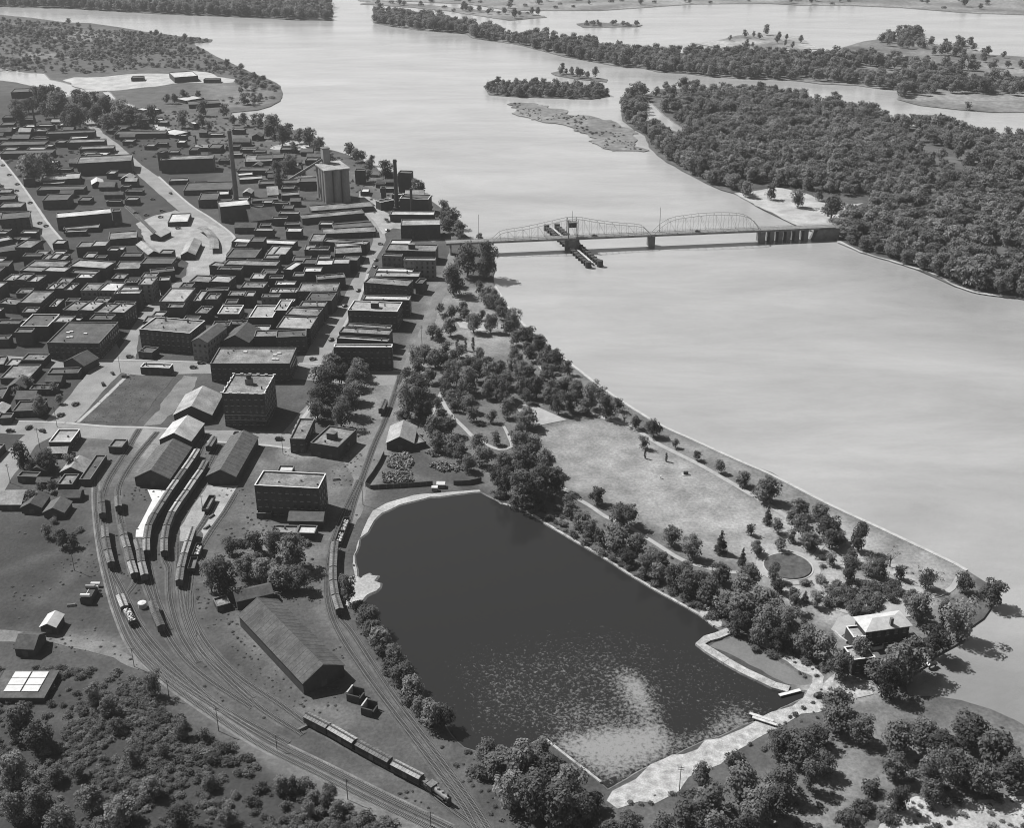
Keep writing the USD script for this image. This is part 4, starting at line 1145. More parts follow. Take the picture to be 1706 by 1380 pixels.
stack(P('P8', 1110, 950), P('P8', 1085, 212), 2.6, 1.9, M['stack_brick'], 'tall tapering brick chimney rising from the boiler house')
stack(P('P4', 948, 700), P('P4', 935, 210), 2.1, 1.7, M['black'], 'dark metal chimney between the two river power houses')
stack(P('P4', 1095, 760), P('P4', 1080, 490), 1.4, 1.1, M['black'], 'short dark chimney on the river side of the power house')
stack(P('P8', 728, 400), P('P8', 722, 262), 1.0, .8, M['black'], 'thin stack behind the mill', False)
stack(P('A0', 240, 870), P('A0', 230, 640), 1.3, 1.0, M['black'], 'thin black stack at the left edge of the upper town', False)
stack(P('B0', 310, 1165), P('B0', 307, 1080), 1.0, .9, M['black'], 'small black stack left of the silos', False)

# small infill sheds of the upper town and the yards
def infill(place, ring, n, seed, hr=(3, 6), gable=.35, tile='X'):
    q = random.Random(seed)
    ring = Polygon(pts(tile, ring))
    x0, y0, x1, y1 = ring.bounds
    got, tries, out = 0, 0, []
    while got < n and tries < 4000:
        tries += 1
        px, py = q.uniform(x0, x1), q.uniform(y0, y1)
        if not ring.contains(Point(px, py)):
            continue
        g = G(px, py)
        W, D = q.uniform(8, 20), q.uniform(7, 14)
        u = np.array([math.cos(.0 + q.uniform(-.06, .06)), math.sin(q.uniform(-.06, .06))])
        foot = shapely.box(g[0] - W / 2 - 1, g[1] - D / 2 - 1, g[0] + W / 2 + 1, g[1] + D / 2 + 1)
        if any(f.intersects(foot) for f in FOOT) or not main_land.contains(foot) or any(r_.intersects(foot) for r_ in ROADS):
            continue
        out.append((px, py, g, W, D, u, q.uniform(*hr), q.random()))
        FOOT.append(foot)
        got += 1
    out.sort(key=lambda o: -o[1])
    rows = max(1, round(len(out) / 6))
    size = math.ceil(len(out) / rows) if out else 1
    for b in range(rows):
        for i, (px, py, g, W, D, u, hh, k) in enumerate(sorted(out[b * size:(b + 1) * size])):
            fl = np.array([g[0] - W / 2, g[1] - D / 2, 0])
            fr = fl + np.array([*u, 0]) * W
            bl = fl + np.array([-u[1], u[0], 0]) * D
            tone = 'd' if k < .45 else 'm' if k < .75 else 'l' if k < .9 else 'b'
            fg = [tone] + (['g' if W < D else 'G'] if (k * 7) % 1 < gable else [])
            row = '' if rows == 1 else f'{["front", "second", "third", "fourth", "fifth", "sixth", "seventh"][b]} row of '
            ROOFN = {'d': 'dark', 'm': 'grey', 'l': 'light grey', 'b': 'pale'}[tone]
            building(fl, fr, bl, hh, fg, f'small {ROOFN} roofed shed, {circ(i)} from left, {row}{place}', 'shed', 'shed')


ROADS = [poly(r_) for r_ in (
    gp('500,612 505,600 545,525 560,520 588,467 605,440 622,400 616,372 606,352 632,360 643,400 613,455 579,533 545,606 530,632'),
    gpts('A1', '735,1000 830,860 930,690 1060,560 1220,450 1230,370 1330,310 1400,285 1425,300 1365,440 1180,560 1040,690 915,845 890,1000'),
    gpts('A1', '900,110 1000,60 1150,20 1300,60 1400,120 1540,190 1480,330 1430,420 1360,445 1230,450 1230,370 1170,325 1050,310 960,250'),
    gp('-50,590 150,600 345,604 495,606 560,608 670,618 672,642 500,632 345,622 240,626 150,617 -50,606'),
    gpts('P7', '-80,400 0,510 80,620 180,760 260,870 340,960 420,1060 500,1180 600,1320 640,1375 560,1500 480,1385 440,1340 320,1260 310,1180 240,1080 130,930 0,780 -120,700'),
    gp('140,190 157,203 172,222 197,240 222,262 238,276 264,295 292,320 314,340 332,352 352,365 374,378 390,392 386,404 330,372 310,360 290,345 255,314 233,295 214,276 192,258 172,240 155,222 142,203'),
    gp('0,703 250,712 485,722 483,748 250,740 0,722'), gpts('Q5', '-60,960 180,730 380,600 560,400 700,230 905,20 985,20 1010,190 960,240 640,590 560,650 300,800 80,1090'))]
infill('yards behind the mill', '395,215 470,240 530,262 520,330 400,310 360,290', 20, 3)
infill('yards by the diagonal road', '60,215 150,225 230,310 240,350 120,340 60,280', 26, 4)
infill('upper left town', '0,190 60,200 130,200 80,290 0,250', 20, 5)
infill('town edge near the slough', '175,200 330,205 380,240 300,262 210,240', 18, 6)
infill('blocks beside the road bend', '395,330 500,320 510,400 400,395', 14, 7, (5, 8), .1)
infill('house yards left of the avenue', '0,610 130,610 60,700 0,700', 10, 8, (3, 4.5), .7)
infill('yard left of the tracks', '20,745 130,740 130,860 40,850', 7, 9, (2.5, 3.5), .7)
infill('river mill yards', '640,285 690,310 720,345 700,360 650,350', 8, 10)
infill('far left downtown', '-20,400 130,420 130,560 -20,590', 18, 12, (6, 12), 0)
infill('middle downtown', '130,430 340,420 330,590 240,600 150,560', 18, 13, (6, 13), 0)
infill('right downtown', '340,420 600,420 560,520 500,590 360,590', 20, 14, (7, 13), 0)
infill('blocks left of the broad street', '-20,330 40,330 60,400 -20,420', 8, 15, (6, 9), 0)

# ---------------------------------------------------------------- bridge
A_, B_ = G(812, 420.5), G(1269, 401)
ax = (B_ - A_)[:2]
Lb = float(np.linalg.norm(ax))
ub = ax / Lb
rzb = math.atan2(ub[1], ub[0])
zd = 11.0                                             # deck level above the water datum


def along(px, py, z=zd):
    """distance along the bridge axis of a sighted point"""
    g = G(px, py, z)
    return float((g[:2] - A_[:2]) @ ub)


# find deck height so the sighted deck line matches
bridge = thing('swing_bridge', 'long steel truss swing bridge with a low control house crossing the river', 'bridge', (*A_[:2], 0), rzb)
xL, xR = along(742, 401), along(1393, 379)
MB().box(xL, xR, -4.2, 4.2, zd - .5, zd).build('deck', M['steel'], bridge)
MB().box(xL, xR, -4.6, -4.3, zd - 1.7, zd + .1).build('girder', M['steel'], bridge)
MB().box(xL, xR, 4.3, 4.6, zd - 1.7, zd + .1).build('girder', M['steel'], bridge)
for y in (-4.45, 4.45):
    rb = MB()
    rb.box(xL, xR, y - .05, y + .05, zd + 1.0, zd + 1.12)
    for x in np.arange(xL, xR, 4.0):
        rb.box(x - .05, x + .05, y - .05, y + .05, zd + .1, zd + 1.0)
    rb.build('railing', M['steel'], bridge)


def truss(prof, lab):
    xs = [p[0] for p in prof]
    hs_ = [p[1] for p in prof]
    n = max(8, int((xs[-1] - xs[0]) / 6.5))
    X = np.linspace(xs[0], xs[-1], n + 1)
    Hh = np.interp(X, xs, hs_)
    for y in (-4.0, 4.0):
        side = MB()
        for i in range(n):
            side.bar((X[i], y, zd + Hh[i]), (X[i + 1], y, zd + Hh[i + 1]), .38)
        side.build('top_chord', M['truss'], bridge)
        for i in range(1, n):
            MB().bar((X[i], y, zd), (X[i], y, zd + Hh[i] - .25), .2).build('hanger', M['truss'], bridge)
        for i in range(1, n - 1):
            a, b = (i, i + 1) if i % 2 else (i + 1, i)
            MB().bar((X[a], y, zd), (X[b], y, zd + Hh[b] - .3), .11).build('diagonal', M['truss'], bridge)
    for i in range(1, n):
        if Hh[i] > 5.5:
            MB().bar((X[i], -3.7, zd + Hh[i]), (X[i], 3.7, zd + Hh[i]), .2).build('cross_brace', M['truss'], bridge)


def prof(s):
    out = []
    for q in s.split():
        x, h_ = q.split(':')
        out.append((along(float(x), 398.5 - (float(x) - 816) * .0322), float(h_)))
    return out


truss(prof('820:.5 835:7.5 872:9.3 900:12 929:15 945:16.7 965:16.7 976:15 1004:12 1032:9.8 1060:8.2 1074:6.5 1083:.5'), 'swing')
truss(prof('1089:.5 1104:8.5 1120:13 1148:14.5 1170:15.6 1199:15.5 1225:14.8 1239:13.6 1253:10 1268:.5'), 'fixed')
xp = along(953, 394)
ch = MB().box(xp - 3.4, xp + 3.4, -3, 3, zd + 9, zd + 13).build('control_house', M['wood_dark'], bridge)
MB().box(xp - 3.9, xp + 3.9, -3.5, 3.5, zd + 13.01, zd + 13.5).build('control_house_roof', M['roof_m'], ch)
for x in (xp - 4.2, xp + 4.2):
    MB().bar((x, -4, zd), (x, -4, zd + 16), .6).build('tower_post', M['steel'], bridge)
    MB().bar((x, 4, zd), (x, 4, zd + 16), .6).build('tower_post', M['steel'], bridge)
MB().bar((xp, 0, zd + 13), (xp, 0, zd + 23), .35).build('mast', M['steel'], bridge)
MB().bar((along(1101, 389), 4, zd), (along(1101, 389), 4, zd + 22), .35).build('mast', M['steel'], bridge)
MB().bar((along(798, 400), 4, zd), (along(798, 400), 4, zd + 22), .35).build('mast', M['steel'], bridge)
MB().cyl((xp, 0), 6.5, -3, zd - 1.8, 20).build('pivot_pier', M['pier'], bridge)
for x in (0.0, along(1086, 390), along(1269, 381.5)):
    MB().box(x - 2.2, x + 2.2, -6, 6, -3, zd - 1.0).build('pier', M['pier'], bridge)
for x_ in (1085, 1160, 1230, 1305, 1385):
    px, py = P('P2', x_, 362)
    x = along(px, py)
    MB().box(x - 2.0, x + 2.0, -5, 5, -3, zd - .6).build('trestle_pier', M['pier'], bridge)
x0, x1 = along(*P('P2', 1440, 362)), along(*P('P2', 1680, 362))
MB().add([(x0, -4.6, -3), (x1, -4.6, -3), (x1, -4.6, zd - .8), (x0 + 6, -4.6, zd - .8), (x0, 4.6, -3), (x1, 4.6, -3), (x1, 4.6, zd - .8), (x0 + 6, 4.6, zd - .8)],
         [(0, 1, 2, 3), (7, 6, 5, 4), (0, 4, 5, 1), (1, 5, 6, 2), (2, 6, 7, 3), (3, 7, 4, 0)]).build('abutment', M['pier'], bridge)
for x in np.arange(xL + 4, -4, 9):
    MB().box(x - .6, x + .6, -4, 4, -.2, zd - 1.0).build('approach_bent', M['steel'], bridge)

# the timber fender under the swing span
fa, fb = G(*P('P1', 850, 262), 1.5), G(*P('P1', 1225, 590), 1.5)
fx = (fb - fa)[:2]
Lf = float(np.linalg.norm(fx))
fender = thing('timber_fender', 'long double timber fender lying in the river under the swing span', 'fender', (*fa[:2], 0), math.atan2(fx[1], fx[0]))
for y in (-5.2, 5.2):
    c_ = MB()
    c_.box(0, Lf, y - 1.6, y + 1.6, 2.2, 3.2)
    c_.build('timber_crib', M['wood_dark'], fender)
    for k, x in enumerate(np.arange(1, Lf, 7.0)):
        MB().box(x - .5, x + .5, y - 1.9, y + 1.9, -4, 3.8).build('pile_bent', M['wood_dark'], fender)
MB().box(0, Lf - 4, -.9, .9, 1.6, 1.9).build('walkway', M['wood_pale'], fender)
MB().box(2, Lf - 6, 7.4, 8.2, 1.2, 1.5).build('walkway', M['wood_pale'], fender)
for x in np.arange(3, Lf - 4, 9.0):
    MB().box(x - .3, x + .3, -5.2, 5.2, .6, 1.2).build('cross_beam', M['wood_dark'], fender)
for x0 in (0, Lf):
    for y in (-5.2, 5.2):
        MB().cyl((x0, y), 2.6, -4, 4.6, 10).build('end_dolphin', M['wood_dark'], fender)

# ---------------------------------------------------------------- sea wall, stone walls, fences
def wall_thing(name, line, width, h, mat, label, cat, piece=6.0, z0=-1.8, names='wall_block'):
    p = smoothline(line, piece)
    o = p[0]
    t = thing(name, label, cat, (*o, 0))
    seg = [p[0]]
    for q in p[1:]:
        if np.linalg.norm(q - seg[-1]) >= piece:
            seg.append(q)
    r_ = random.Random(int(abs(o[0]) * 10))
    nrm = []
    for i in range(len(seg)):
        d = seg[min(i + 1, len(seg) - 1)] - seg[max(i - 1, 0)]
        d = d / (np.linalg.norm(d) + 1e-9)
        nrm.append(np.array([-d[1], d[0]]))
    for i in range(len(seg) - 1):
        a, b = seg[i] - o, seg[i + 1] - o
        b = b - (b - a) * .012
        hh = h + r_.uniform(-.06, .06)
        q = [a + nrm[i] * width / 2, a - nrm[i] * width / 2, b - nrm[i + 1] * width / 2, b + nrm[i + 1] * width / 2]
        v = [(*x, z) for z in (z0, hh) for x in q]
        MB().add(v, [(3, 2, 1, 0), (4, 5, 6, 7), (0, 1, 5, 4), (1, 2, 6, 5), (2, 3, 7, 6), (3, 0, 4, 7)]).build(names, mat, t)
    return t


wall_thing('sea_wall', gp('825,478 838,499 852,520 868,537 885,553 918,581 939.5,599 969,621 989,637 1010,652 1040,672 1068,690 1102,710 1155,734 1207,758 1245,775 1281,790 1330,815 1372,837 1420,860 1464,880 1510,902 1555,923 1590,940 1611,952'),
           2.0, .55, M['concrete'], 'long pale stone sea wall along the park river bank', 'sea wall', 7.0)
wall_thing('stone_dike', gpts('P3', '285,318 230,345 160,365 90,385 68,405 90,430 200,500 330,580 450,640 560,690 650,735 720,745 800,740'), 4.2, .7, M['stone'], 'curved white stone dike enclosing the small pool', 'dike', 5.0)
wall_thing('lagoon_wall', gp('905,1230 930,1250 960,1273 990,1296 1012,1314'), 1.0, .5, M['stone'], 'straight low wall at the near corner of the lagoon', 'wall', 5.0)
wall_thing('stone_edging', gp('838,840 850,842 880,853 910,873 940,891 960,903 990,920 1020,938 1050,958 1080,976 1100,988 1130,1004 1165,1024 1190,1043'), 1.3, .3, M['stone'], 'thin pale stone edging along the right lagoon bank', 'edging', 5.0)
wall_thing('board_fence', gpts('Q4', '0,975 -40,1060 -90,1140 -150,1250 20,1250 200,1240 400,1225'), .25, 2.6, M['wood_dark'], 'tall dark board fence round the scrapyard', 'fence', 3.0, -.1, 'fence_panel')
wall_thing('board_fence', gpts('Q4', '570,1225 700,1220 800,1195'), .25, 2.8, M['wood_dark'], 'dark board fence between scrapyard and beach', 'fence', 3.0, -.1, 'fence_panel')

# ---------------------------------------------------------------- railway
TRACKS = {}


def track(name, line, label, pale=False, rails=True):
    p = smoothline(line, 2.2)
    TRACKS[name] = p
    o = p[0].copy()
    q = p - o
    tdir = np.gradient(q, axis=0)
    tdir /= np.linalg.norm(tdir, axis=1, keepdims=True)
    nrm = np.c_[-tdir[:, 1], tdir[:, 0]]
    t = thing('railway_track', label, 'railway track', (*o, 0))
    n = len(q)
    LEVEL[0] += .003
    zb = .12 + (LEVEL[0] % .06)
    w0, w1 = 2.3, 1.7
    v = np.vstack([np.c_[q + nrm * w0, np.full(n, .0)], np.c_[q + nrm * w1, np.full(n, zb)], np.c_[q - nrm * w1, np.full(n, zb)], np.c_[q - nrm * w0, np.full(n, .0)]])
    i = np.arange(n - 1)
    f = np.vstack([np.c_[i + k * n, i + (k + 1) * n, i + (k + 1) * n + 1, i + k * n + 1] for k in range(3)])
    MB().add(v, f).build('ballast', M['ballast_pale' if pale else 'ballast'], t)
    for s in (-1, 1):
        c = q + nrm * s * .75
        v = np.vstack([np.c_[c + nrm * .06 * a, np.full(n, z)] for a, z in ((1, zb), (1, zb + .3), (-1, zb + .3), (-1, zb))])
        MB().add(v, f).build('rail', M['rail'], t)
    sl = MB()
    step = .75
    s_ = np.r_[0, np.cumsum(np.linalg.norm(np.diff(q, axis=0), axis=1))]
    for d in np.arange(.4, s_[-1], step):
        c = np.array([np.interp(d, s_, q[:, 0]), np.interp(d, s_, q[:, 1])])
        k = min(np.searchsorted(s_, d), n - 1)
        tt, nn = tdir[k] * .13, nrm[k] * 1.3
        v = [(*(c + a * tt + b * nn), z) for z in (zb - .03, zb + .14) for a, b in ((-1, -1), (1, -1), (1, 1), (-1, 1))]
        sl.add(v, [(4, 5, 6, 7), (0, 1, 5, 4), (1, 2, 6, 5), (2, 3, 7, 6), (3, 0, 4, 7)])
    tag(sl.build('sleepers', M['sleeper'], t), kind='stuff')
    return p


def rl(tile, s, z=4.2):
    """sighted roof centres of standing cars -> points on the track below them"""
    return [G(*q, z)[:2] for q in pts(tile, s)]


def px_pts(s):
    return gp(s)


T1 = rl('P5', '198,430 200,480 208,528 215,625') + rl('P5', '232,722 243,836 262,945 292,1058') + px_pts('205,985 232,1040 262,1080 310,1130 380,1190 470,1245 560,1290 640,1330 730,1372 800,1405')
track('t1', px_pts('232,715 205,760 180,800') + T1, 'leftmost yard track with short strings of boxcars')
T2 = rl('P5', '352,465 358,562 372,640 385,712 405,815 435,925 465,1042 500,1155') + rl('Q6', '860,660 895,750 958,850') + px_pts('240,1072 275,1112 330,1155 400,1198 480,1240')
track('t2', px_pts('262,720 225,765 200,808') + T2, 'yard track second from the left')
T3 = rl('P5', '500,800 520,875 545,945 560,1050 590,1168') + px_pts('258,1010 275,1050 305,1095 350,1135 420,1180')
track('t3', T3, 'short yard track left of the white apron strings')
T4 = rl('P5', '1055,50 1000,138 935,230 870,322 805,414 738,520 672,625 622,728 604,845 604,955') + px_pts('250,948 262,1000 285,1050')
track('t4', [(px_pts('345,722')[0])] + T4, 'yard track beside the long left freight shed')
T5 = rl('P5', '1130,165 1085,234 1022,322 958,418 888,516 828,610 782,728 762,845 762,960') + px_pts('282,950 284,1000 300,1055 330,1105')
track('t5', [(px_pts('365,740')[0])] + T5, 'yard track between the two freight sheds')
T6 = rl('P5', '1190,460 1120,600 1040,720 1000,775 972,870 938,977 908,1100 892,1218') + px_pts('302,985 310,1030 335,1085 380,1135 440,1185 505,1225')
track('t6', T6, 'yard track through the pale gravel strip')
T7 = rl('P5', '1395,400 1300,560 1180,730 1075,900 1045,975 1018,1010 1000,1105', 2.5) + px_pts('318,968 315,1010 330,1060')
track('t7', T7, 'rightmost yard track along the gravel strip edge')
T9 = rl('B2', '600,685 565,775 540,842 518,915 510,1010 508,1100 522,1195 552,1290')
track('t9', px_pts('668,625 655,665 640,705 622,745 606,790 590,835') + T9 + px_pts('585,1052 620,1105 660,1165 700,1220 740,1275 790,1345 830,1410'), 'long track curving past the lagoon head')
track('t10b', px_pts('600,800 575,850 556,900 545,960 548,1010 565,1055 600,1110 645,1172 690,1232 740,1300 775,1350 800,1400'), 'second track beside the lagoon curve')
T10 = rl('B3', '160,520 325,637 482,717 656,817 890,945 1095,1052 1240,1165', 4.2)
track('t10', px_pts('318,990 322,1030 350,1080 400,1130') + T10 + px_pts('800,1385 860,1425'), 'track carrying the short freight train')
track('main1', px_pts('160,795 160,840 166,900 178,960 195,1020 222,1080 270,1130 340,1182 430,1240 520,1285 620,1335 720,1382 790,1420'), 'outer main track sweeping round the bottom left', True)
track('main2', px_pts('168,905 184,965 203,1025 232,1080 285,1130 355,1176 440,1228 530,1272 630,1322 740,1376 810,1415'), 'inner main track sweeping round the bottom left', True)
track('t11', px_pts('296,905 300,970 308,1030 330,1080 372,1120 420,1165'), 'faint siding left of the long shingled shed')
track('t12', gpts('P8', '60,930 200,1060 330,1180'), 'upper town siding through the depot yard')
track('t13', gpts('P7', '1300,1000 1420,1110 1520,1210 1630,1320'), 'second siding left of the depot yard')


def boxcar(L=12.2, roof='car_roof', side='car_dark'):
    def make(label, loc, rz, group=None):
        t = thing('boxcar', label, 'boxcar', loc, rz, group=group)
        MB().box(-L / 2, L / 2, -1.45, 1.45, 1.05, 3.75).build('body', M[side], t)
        v = []
        for x in (-L / 2 - .12, L / 2 + .12):
            v += [(x, -1.6, 3.76), (x, 0, 4.25), (x, 1.6, 3.76), (x, 1.6, 3.9), (x, 0, 4.4), (x, -1.6, 3.9)]
        f = []
        for i in range(6):
            j = (i + 1) % 6
            f += [(i, j, j + 6), (i, j + 6, i + 6)]
        f += [(0, 5, 4), (0, 4, 1), (1, 4, 3), (1, 3, 2), (6, 10, 11), (6, 7, 10), (7, 9, 10), (7, 8, 9)]
        rf = MB().add(v, f).build('roof', M[roof], t)
        MB().box(-L / 2 - .3, L / 2 + .3, -.3, .3, 4.42, 4.52).build('running_board', M['wood_dark'], rf)
        rb = MB()
        for k in range(int(L / 1.5) + 1):
            x = -L / 2 + k * L / int(L / 1.5)
            rb.bar((x, -1.58, 3.93), (x, -.32, 4.36), .06)
            rb.bar((x, .32, 4.36), (x, 1.58, 3.93), .06)
        rb.build('roof_ribs', M[roof], rf)
        for s in (-1, 1):
            MB().box(-.95, .95, s * 1.45 - .08, s * 1.45 + .08, 1.15, 3.6).build('side_door', M['door'], t)
            tr = MB().box(s * (L / 2 - 2) - 1.3, s * (L / 2 - 2) + 1.3, -1.1, 1.1, .55, .95).build('truck', M['black'], t)
            wh = MB()
            for dx in (-.85, .85):
                for y in (-.8, .8):
                    wh.tube([(s * (L / 2 - 2) + dx, y - .07, .68), (s * (L / 2 - 2) + dx, y + .07, .68)], .42, 10)
            wh.build('wheels', M['black'], tr)
            ld = MB()
            for k in range(6):
                ld.box(s * L / 2 - .03 + s * .05, s * L / 2 + .03 + s * .05, .5, 1.1, 1.3 + k * .42, 1.36 + k * .42)
            ld.build('ladder', M['steel'], t)
            MB().box(s * (L / 2 + .35) - .35, s * (L / 2 + .35) + .35, -.15, .15, .95, 1.2).build('coupler', M['black'], t)
        MB().box(-L / 2, L / 2, -1.2, 1.2, .95, 1.045).build('underframe', M['black'], t)
        return t
    return make


def gondola(L=12.2, load=None):
    def make(label, loc, rz, group=None):
        t = thing('gondola_car', label, 'gondola car', loc, rz, group=group)
        MB().box(-L / 2, L / 2, -1.4, 1.4, 1.05, 1.3).build('floor', M['wood_pale' if load == 'pale' else 'wood'], t)
        for y in (-1.45, 1.45):
            MB().box(-L / 2, L / 2, y - .09, y + .09, 1.0, 2.7).build('side', M['car_dark'], t)
        for x in (-L / 2, L / 2):
            MB().box(x - .08, x + .08, -1.35, 1.35, 1.31, 2.7).build('end', M['car_dark'], t)
        for s in (-1, 1):
            tr = MB().box(s * (L / 2 - 2) - 1.3, s * (L / 2 - 2) + 1.3, -1.1, 1.1, .55, .95).build('truck', M['black'], t)
            wh = MB()
            for dx in (-.85, .85):
                for y in (-.8, .8):
                    wh.tube([(s * (L / 2 - 2) + dx, y - .07, .68), (s * (L / 2 - 2) + dx, y + .07, .68)], .42, 10)
            wh.build('wheels', M['black'], tr)
            MB().box(s * (L / 2 + .35) - .35, s * (L / 2 + .35) + .35, -.15, .15, .95, 1.2).build('coupler', M['black'], t)
        if load:
            q = random.Random(5)
            lm = MB()
            for i in range(160 if load == 'rubble' else 40):
                x, y, s = q.uniform(-L / 2 + .7, L / 2 - .7), q.uniform(-1.1, 1.1), q.uniform(.25, .7)
                z = 1.35 + q.random() * (1.9 if load == 'rubble' else .3)
                lm.box(x - s / 2, x + s / 2, y - s / 2, y + s / 2, z, z + s * .7)
            tag(lm.build('load', M['white' if load == 'rubble' else 'wood_pale'], t), kind='stuff')
        return t
    return make


FIRST = {}
DIST = []


def put(kind, maker, label, a, b, name):
    """a car between two sighted end points (world xy)"""
    a, b = np.asarray(a)[:2], np.asarray(b)[:2]
    c = (a + b) / 2
    rz = math.atan2(*(b - a)[::-1])
    loc = (c[0], c[1], .42)
    length = {'boxl': 15.2}.get(kind, 12.2)
    sc = (min(1.2, max(.86, float(np.linalg.norm(b - a)) / (length + .9))), 1.14, 1.1)
    DIST.append(float(np.linalg.norm(b - a)))
    if kind not in FIRST:
        FIRST[kind] = maker(label, loc, rz, None)
        UsdGeom.Xform(FIRST[kind]).AddScaleOp().Set(Gf.Vec3f(*sc))
        return FIRST[kind]
    return dup(FIRST[kind], name, label, FIRST[kind].GetCustomDataByKey('category'), loc, rz, sc)


def string(tile, s, place, kinds='b', z=4.2):
    g = rl(tile, s, z)
    n = len(g) - 1
    for i in range(n):
        k = kinds[i % len(kinds)] if len(kinds) > 1 else kinds
        far_end = circ(i)
        lab = f'{{}}, {far_end} from far end of the string {place}' if n > 1 else f'{{}} {place}'
        mk = {'b': ('box', boxcar(), 'grey roofed boxcar', 'boxcar'), 'w': ('boxw', boxcar(12.2, 'car_white'), 'pale roofed boxcar', 'boxcar'),
              'g': ('gon', gondola(), 'dark gondola car', 'gondola_car'), 'p': ('gonp', gondola(12.2, 'pale'), 'plank floored gondola', 'gondola_car'),
              'r': ('gonr', gondola(12.2, 'rubble'), 'rubble heaped gondola', 'gondola_car'),
              'L': ('boxl', boxcar(15.2), 'long boxcar', 'boxcar')}[k]
        put(mk[0], mk[1], lab.format(mk[2]), g[i], g[i + 1], mk[3])


string('P5', '198,430 206,528 215,625', 'topping the leftmost yard track', 'bb')
string('P5', '232,722 243,836 262,945 292,1058', 'lower down the leftmost yard track', 'bbb')
string('P5', '352,465 358,562', 'alone at the top of the second yard track', 'b')
string('P5', '385,712 405,815 435,925 465,1042 500,1155', 'on the second yard track', 'bbbw')
string('P5', '520,848 545,945 560,1050 590,1168', 'on the short third yard track', 'bbw')
string('P5', '1055,50 1000,138 935,230 870,322 805,414 738,520 672,625 622,728 604,845 604,955', 'beside the long left freight shed', 'wwbwbbbbw')
string('P5', '1130,150 1085,234 1022,322 958,418 888,516 828,610 782,728 762,845 762,960', 'between the two freight sheds', 'bwwwwbbb')
string('P5', '1015,745 972,870 938,977 908,1100 892,1218', 'along the pale gravel strip', 'wwbb')
string('P5', '1190,460 1120,590', 'at the top of the gravel strip', 'g', 2.5)
string('P5', '1075,895 1040,985', 'upper on rightmost yard track', 'p', 2.5)
string('P5', '1030,1010 1000,1112', 'lower on rightmost yard track', 'g', 2.5)
string('Q6', '860,655 895,745', 'below the tank rack, upper one', 'w')
string('Q6', '905,760 955,852', 'below the tank rack, lower one', 'r', 2.6)
string('A2', '1000,1240 1020,1310 1060,1400', 'near the white tank', 'bb')
string('B2', '600,685 565,775 541,842', 'heading the lagoon track', 'pp', 2.5)
string('B2', '520,850 512,915 508,1010 508,1100 522,1195 552,1290', 'curving past the lagoon', 'bbbbb')
string('B3', '325,637 482,717 656,817', 'ending the short freight train', 'bw')
string('B3', '664,822 888,942', 'in the middle of the short freight train', 'L')
string('B3', '896,950 1095,1052', 'just behind the locomotive', 'w')
string('Q8', '1512,575 1518,650', 'on the spur beside the wide brick shop', 'b')
string('Q8', '527,580 480,655', 'at the street end between the freight sheds', 'b')
string('B1', '850,1270 822,1335', 'on the spur beside the park drive', 'b')

print('car spacing', np.round(DIST, 1))
# the steam switcher at the head of the train
lg = rl('B3', '1103,1062 1262,1180', 3.4)
la, lb = np.array(lg[0]), np.array(lg[1])
d_ = (lb - la) / np.linalg.norm(lb - la)
loco = thing('steam_locomotive', 'small black steam switching locomotive with tender pulling the freight train', 'locomotive', (*((la + lb) / 2), .42), math.atan2(d_[1], d_[0]))
td = MB().box(-8.6, -3.6, -1.4, 1.4, 1.0, 2.5).build('tender', M['black'], loco)
MB().box(-8.3, -4.6, -1.1, 1.1, 2.51, 3.3).build('coal_load', M['scrap'], td)
MB().tube([(-1.2, 0, 2.5), (6.2, 0, 2.5)], 1.05, 16).build('boiler', M['steel'], loco, smooth=40)
MB().tube([(6.2, 0, 2.5), (7.4, 0, 2.5)], 1.12, 16).build('smokebox', M['black'], loco, smooth=40)
MB().cyl((6.8, 0), .38, 3.5, 4.9, 12, .5).build('smokestack', M['black'], loco)
MB().cyl((3.9, 0), .5, 3.4, 4.2, 12, .42).build('sand_dome', M['steel'], loco)
MB().cyl((1.5, 0), .55, 3.4, 4.3, 12, .45).build('steam_dome', M['steel'], loco)
cab = MB().box(-3.2, -.9, -1.5, 1.5, 1.2, 3.9).build('cab', M['black'], loco)
MB().box(-3.6, -.6, -1.7, 1.7, 3.91, 4.1).build('cab_roof', M['roof_m'], cab)
for s in (-1, 1):
    MB().box(-2.6, -1.5, s * 1.5 - .04, s * 1.5 + .04, 2.6, 3.5).build('cab_window', M['pane'], cab)
    for x in (0.4, 2.2, 4.0):
        MB().tube([(x, s * .75 - .1, .75), (x, s * .75 + .1, .75)], .7, 14).build('driving_wheel', M['black'], loco)
    MB().box(.2, 4.3, s * .95 - .06, s * .95 + .06, .6, .8).build('side_rod', M['rail'], loco)
    MB().box(5.0, 6.3, s * 1.05 - .3, s * 1.05 + .3, .6, 1.3).build('cylinder_block', M['black'], loco)
    for x in (-7.6, -4.6):
        MB().tube([(x, s * .75 - .08, .55), (x, s * .75 + .08, .55)], .48, 12).build('tender_wheel', M['black'], td)
MB().box(-3.5, 7.0, -1.3, 1.3, 1.0, 1.3).build('frame', M['black'], loco)
MB().add([(7.0, -1.3, .3), (8.2, -.5, .25), (8.2, .5, .25), (7.0, 1.3, .3), (7.0, -1.3, 1.2), (7.4, -.5, 1.2), (7.4, .5, 1.2), (7.0, 1.3, 1.2)],
         [(0, 1, 2, 3), (7, 6, 5, 4), (0, 4, 5, 1), (1, 5, 6, 2), (2, 6, 7, 3), (3, 7, 4, 0)]).build('pilot', M['black'], loco)
MB().cyl((7.5, 0), .28, 3.3, 3.7, 10).build('headlight', M['rail'], loco)

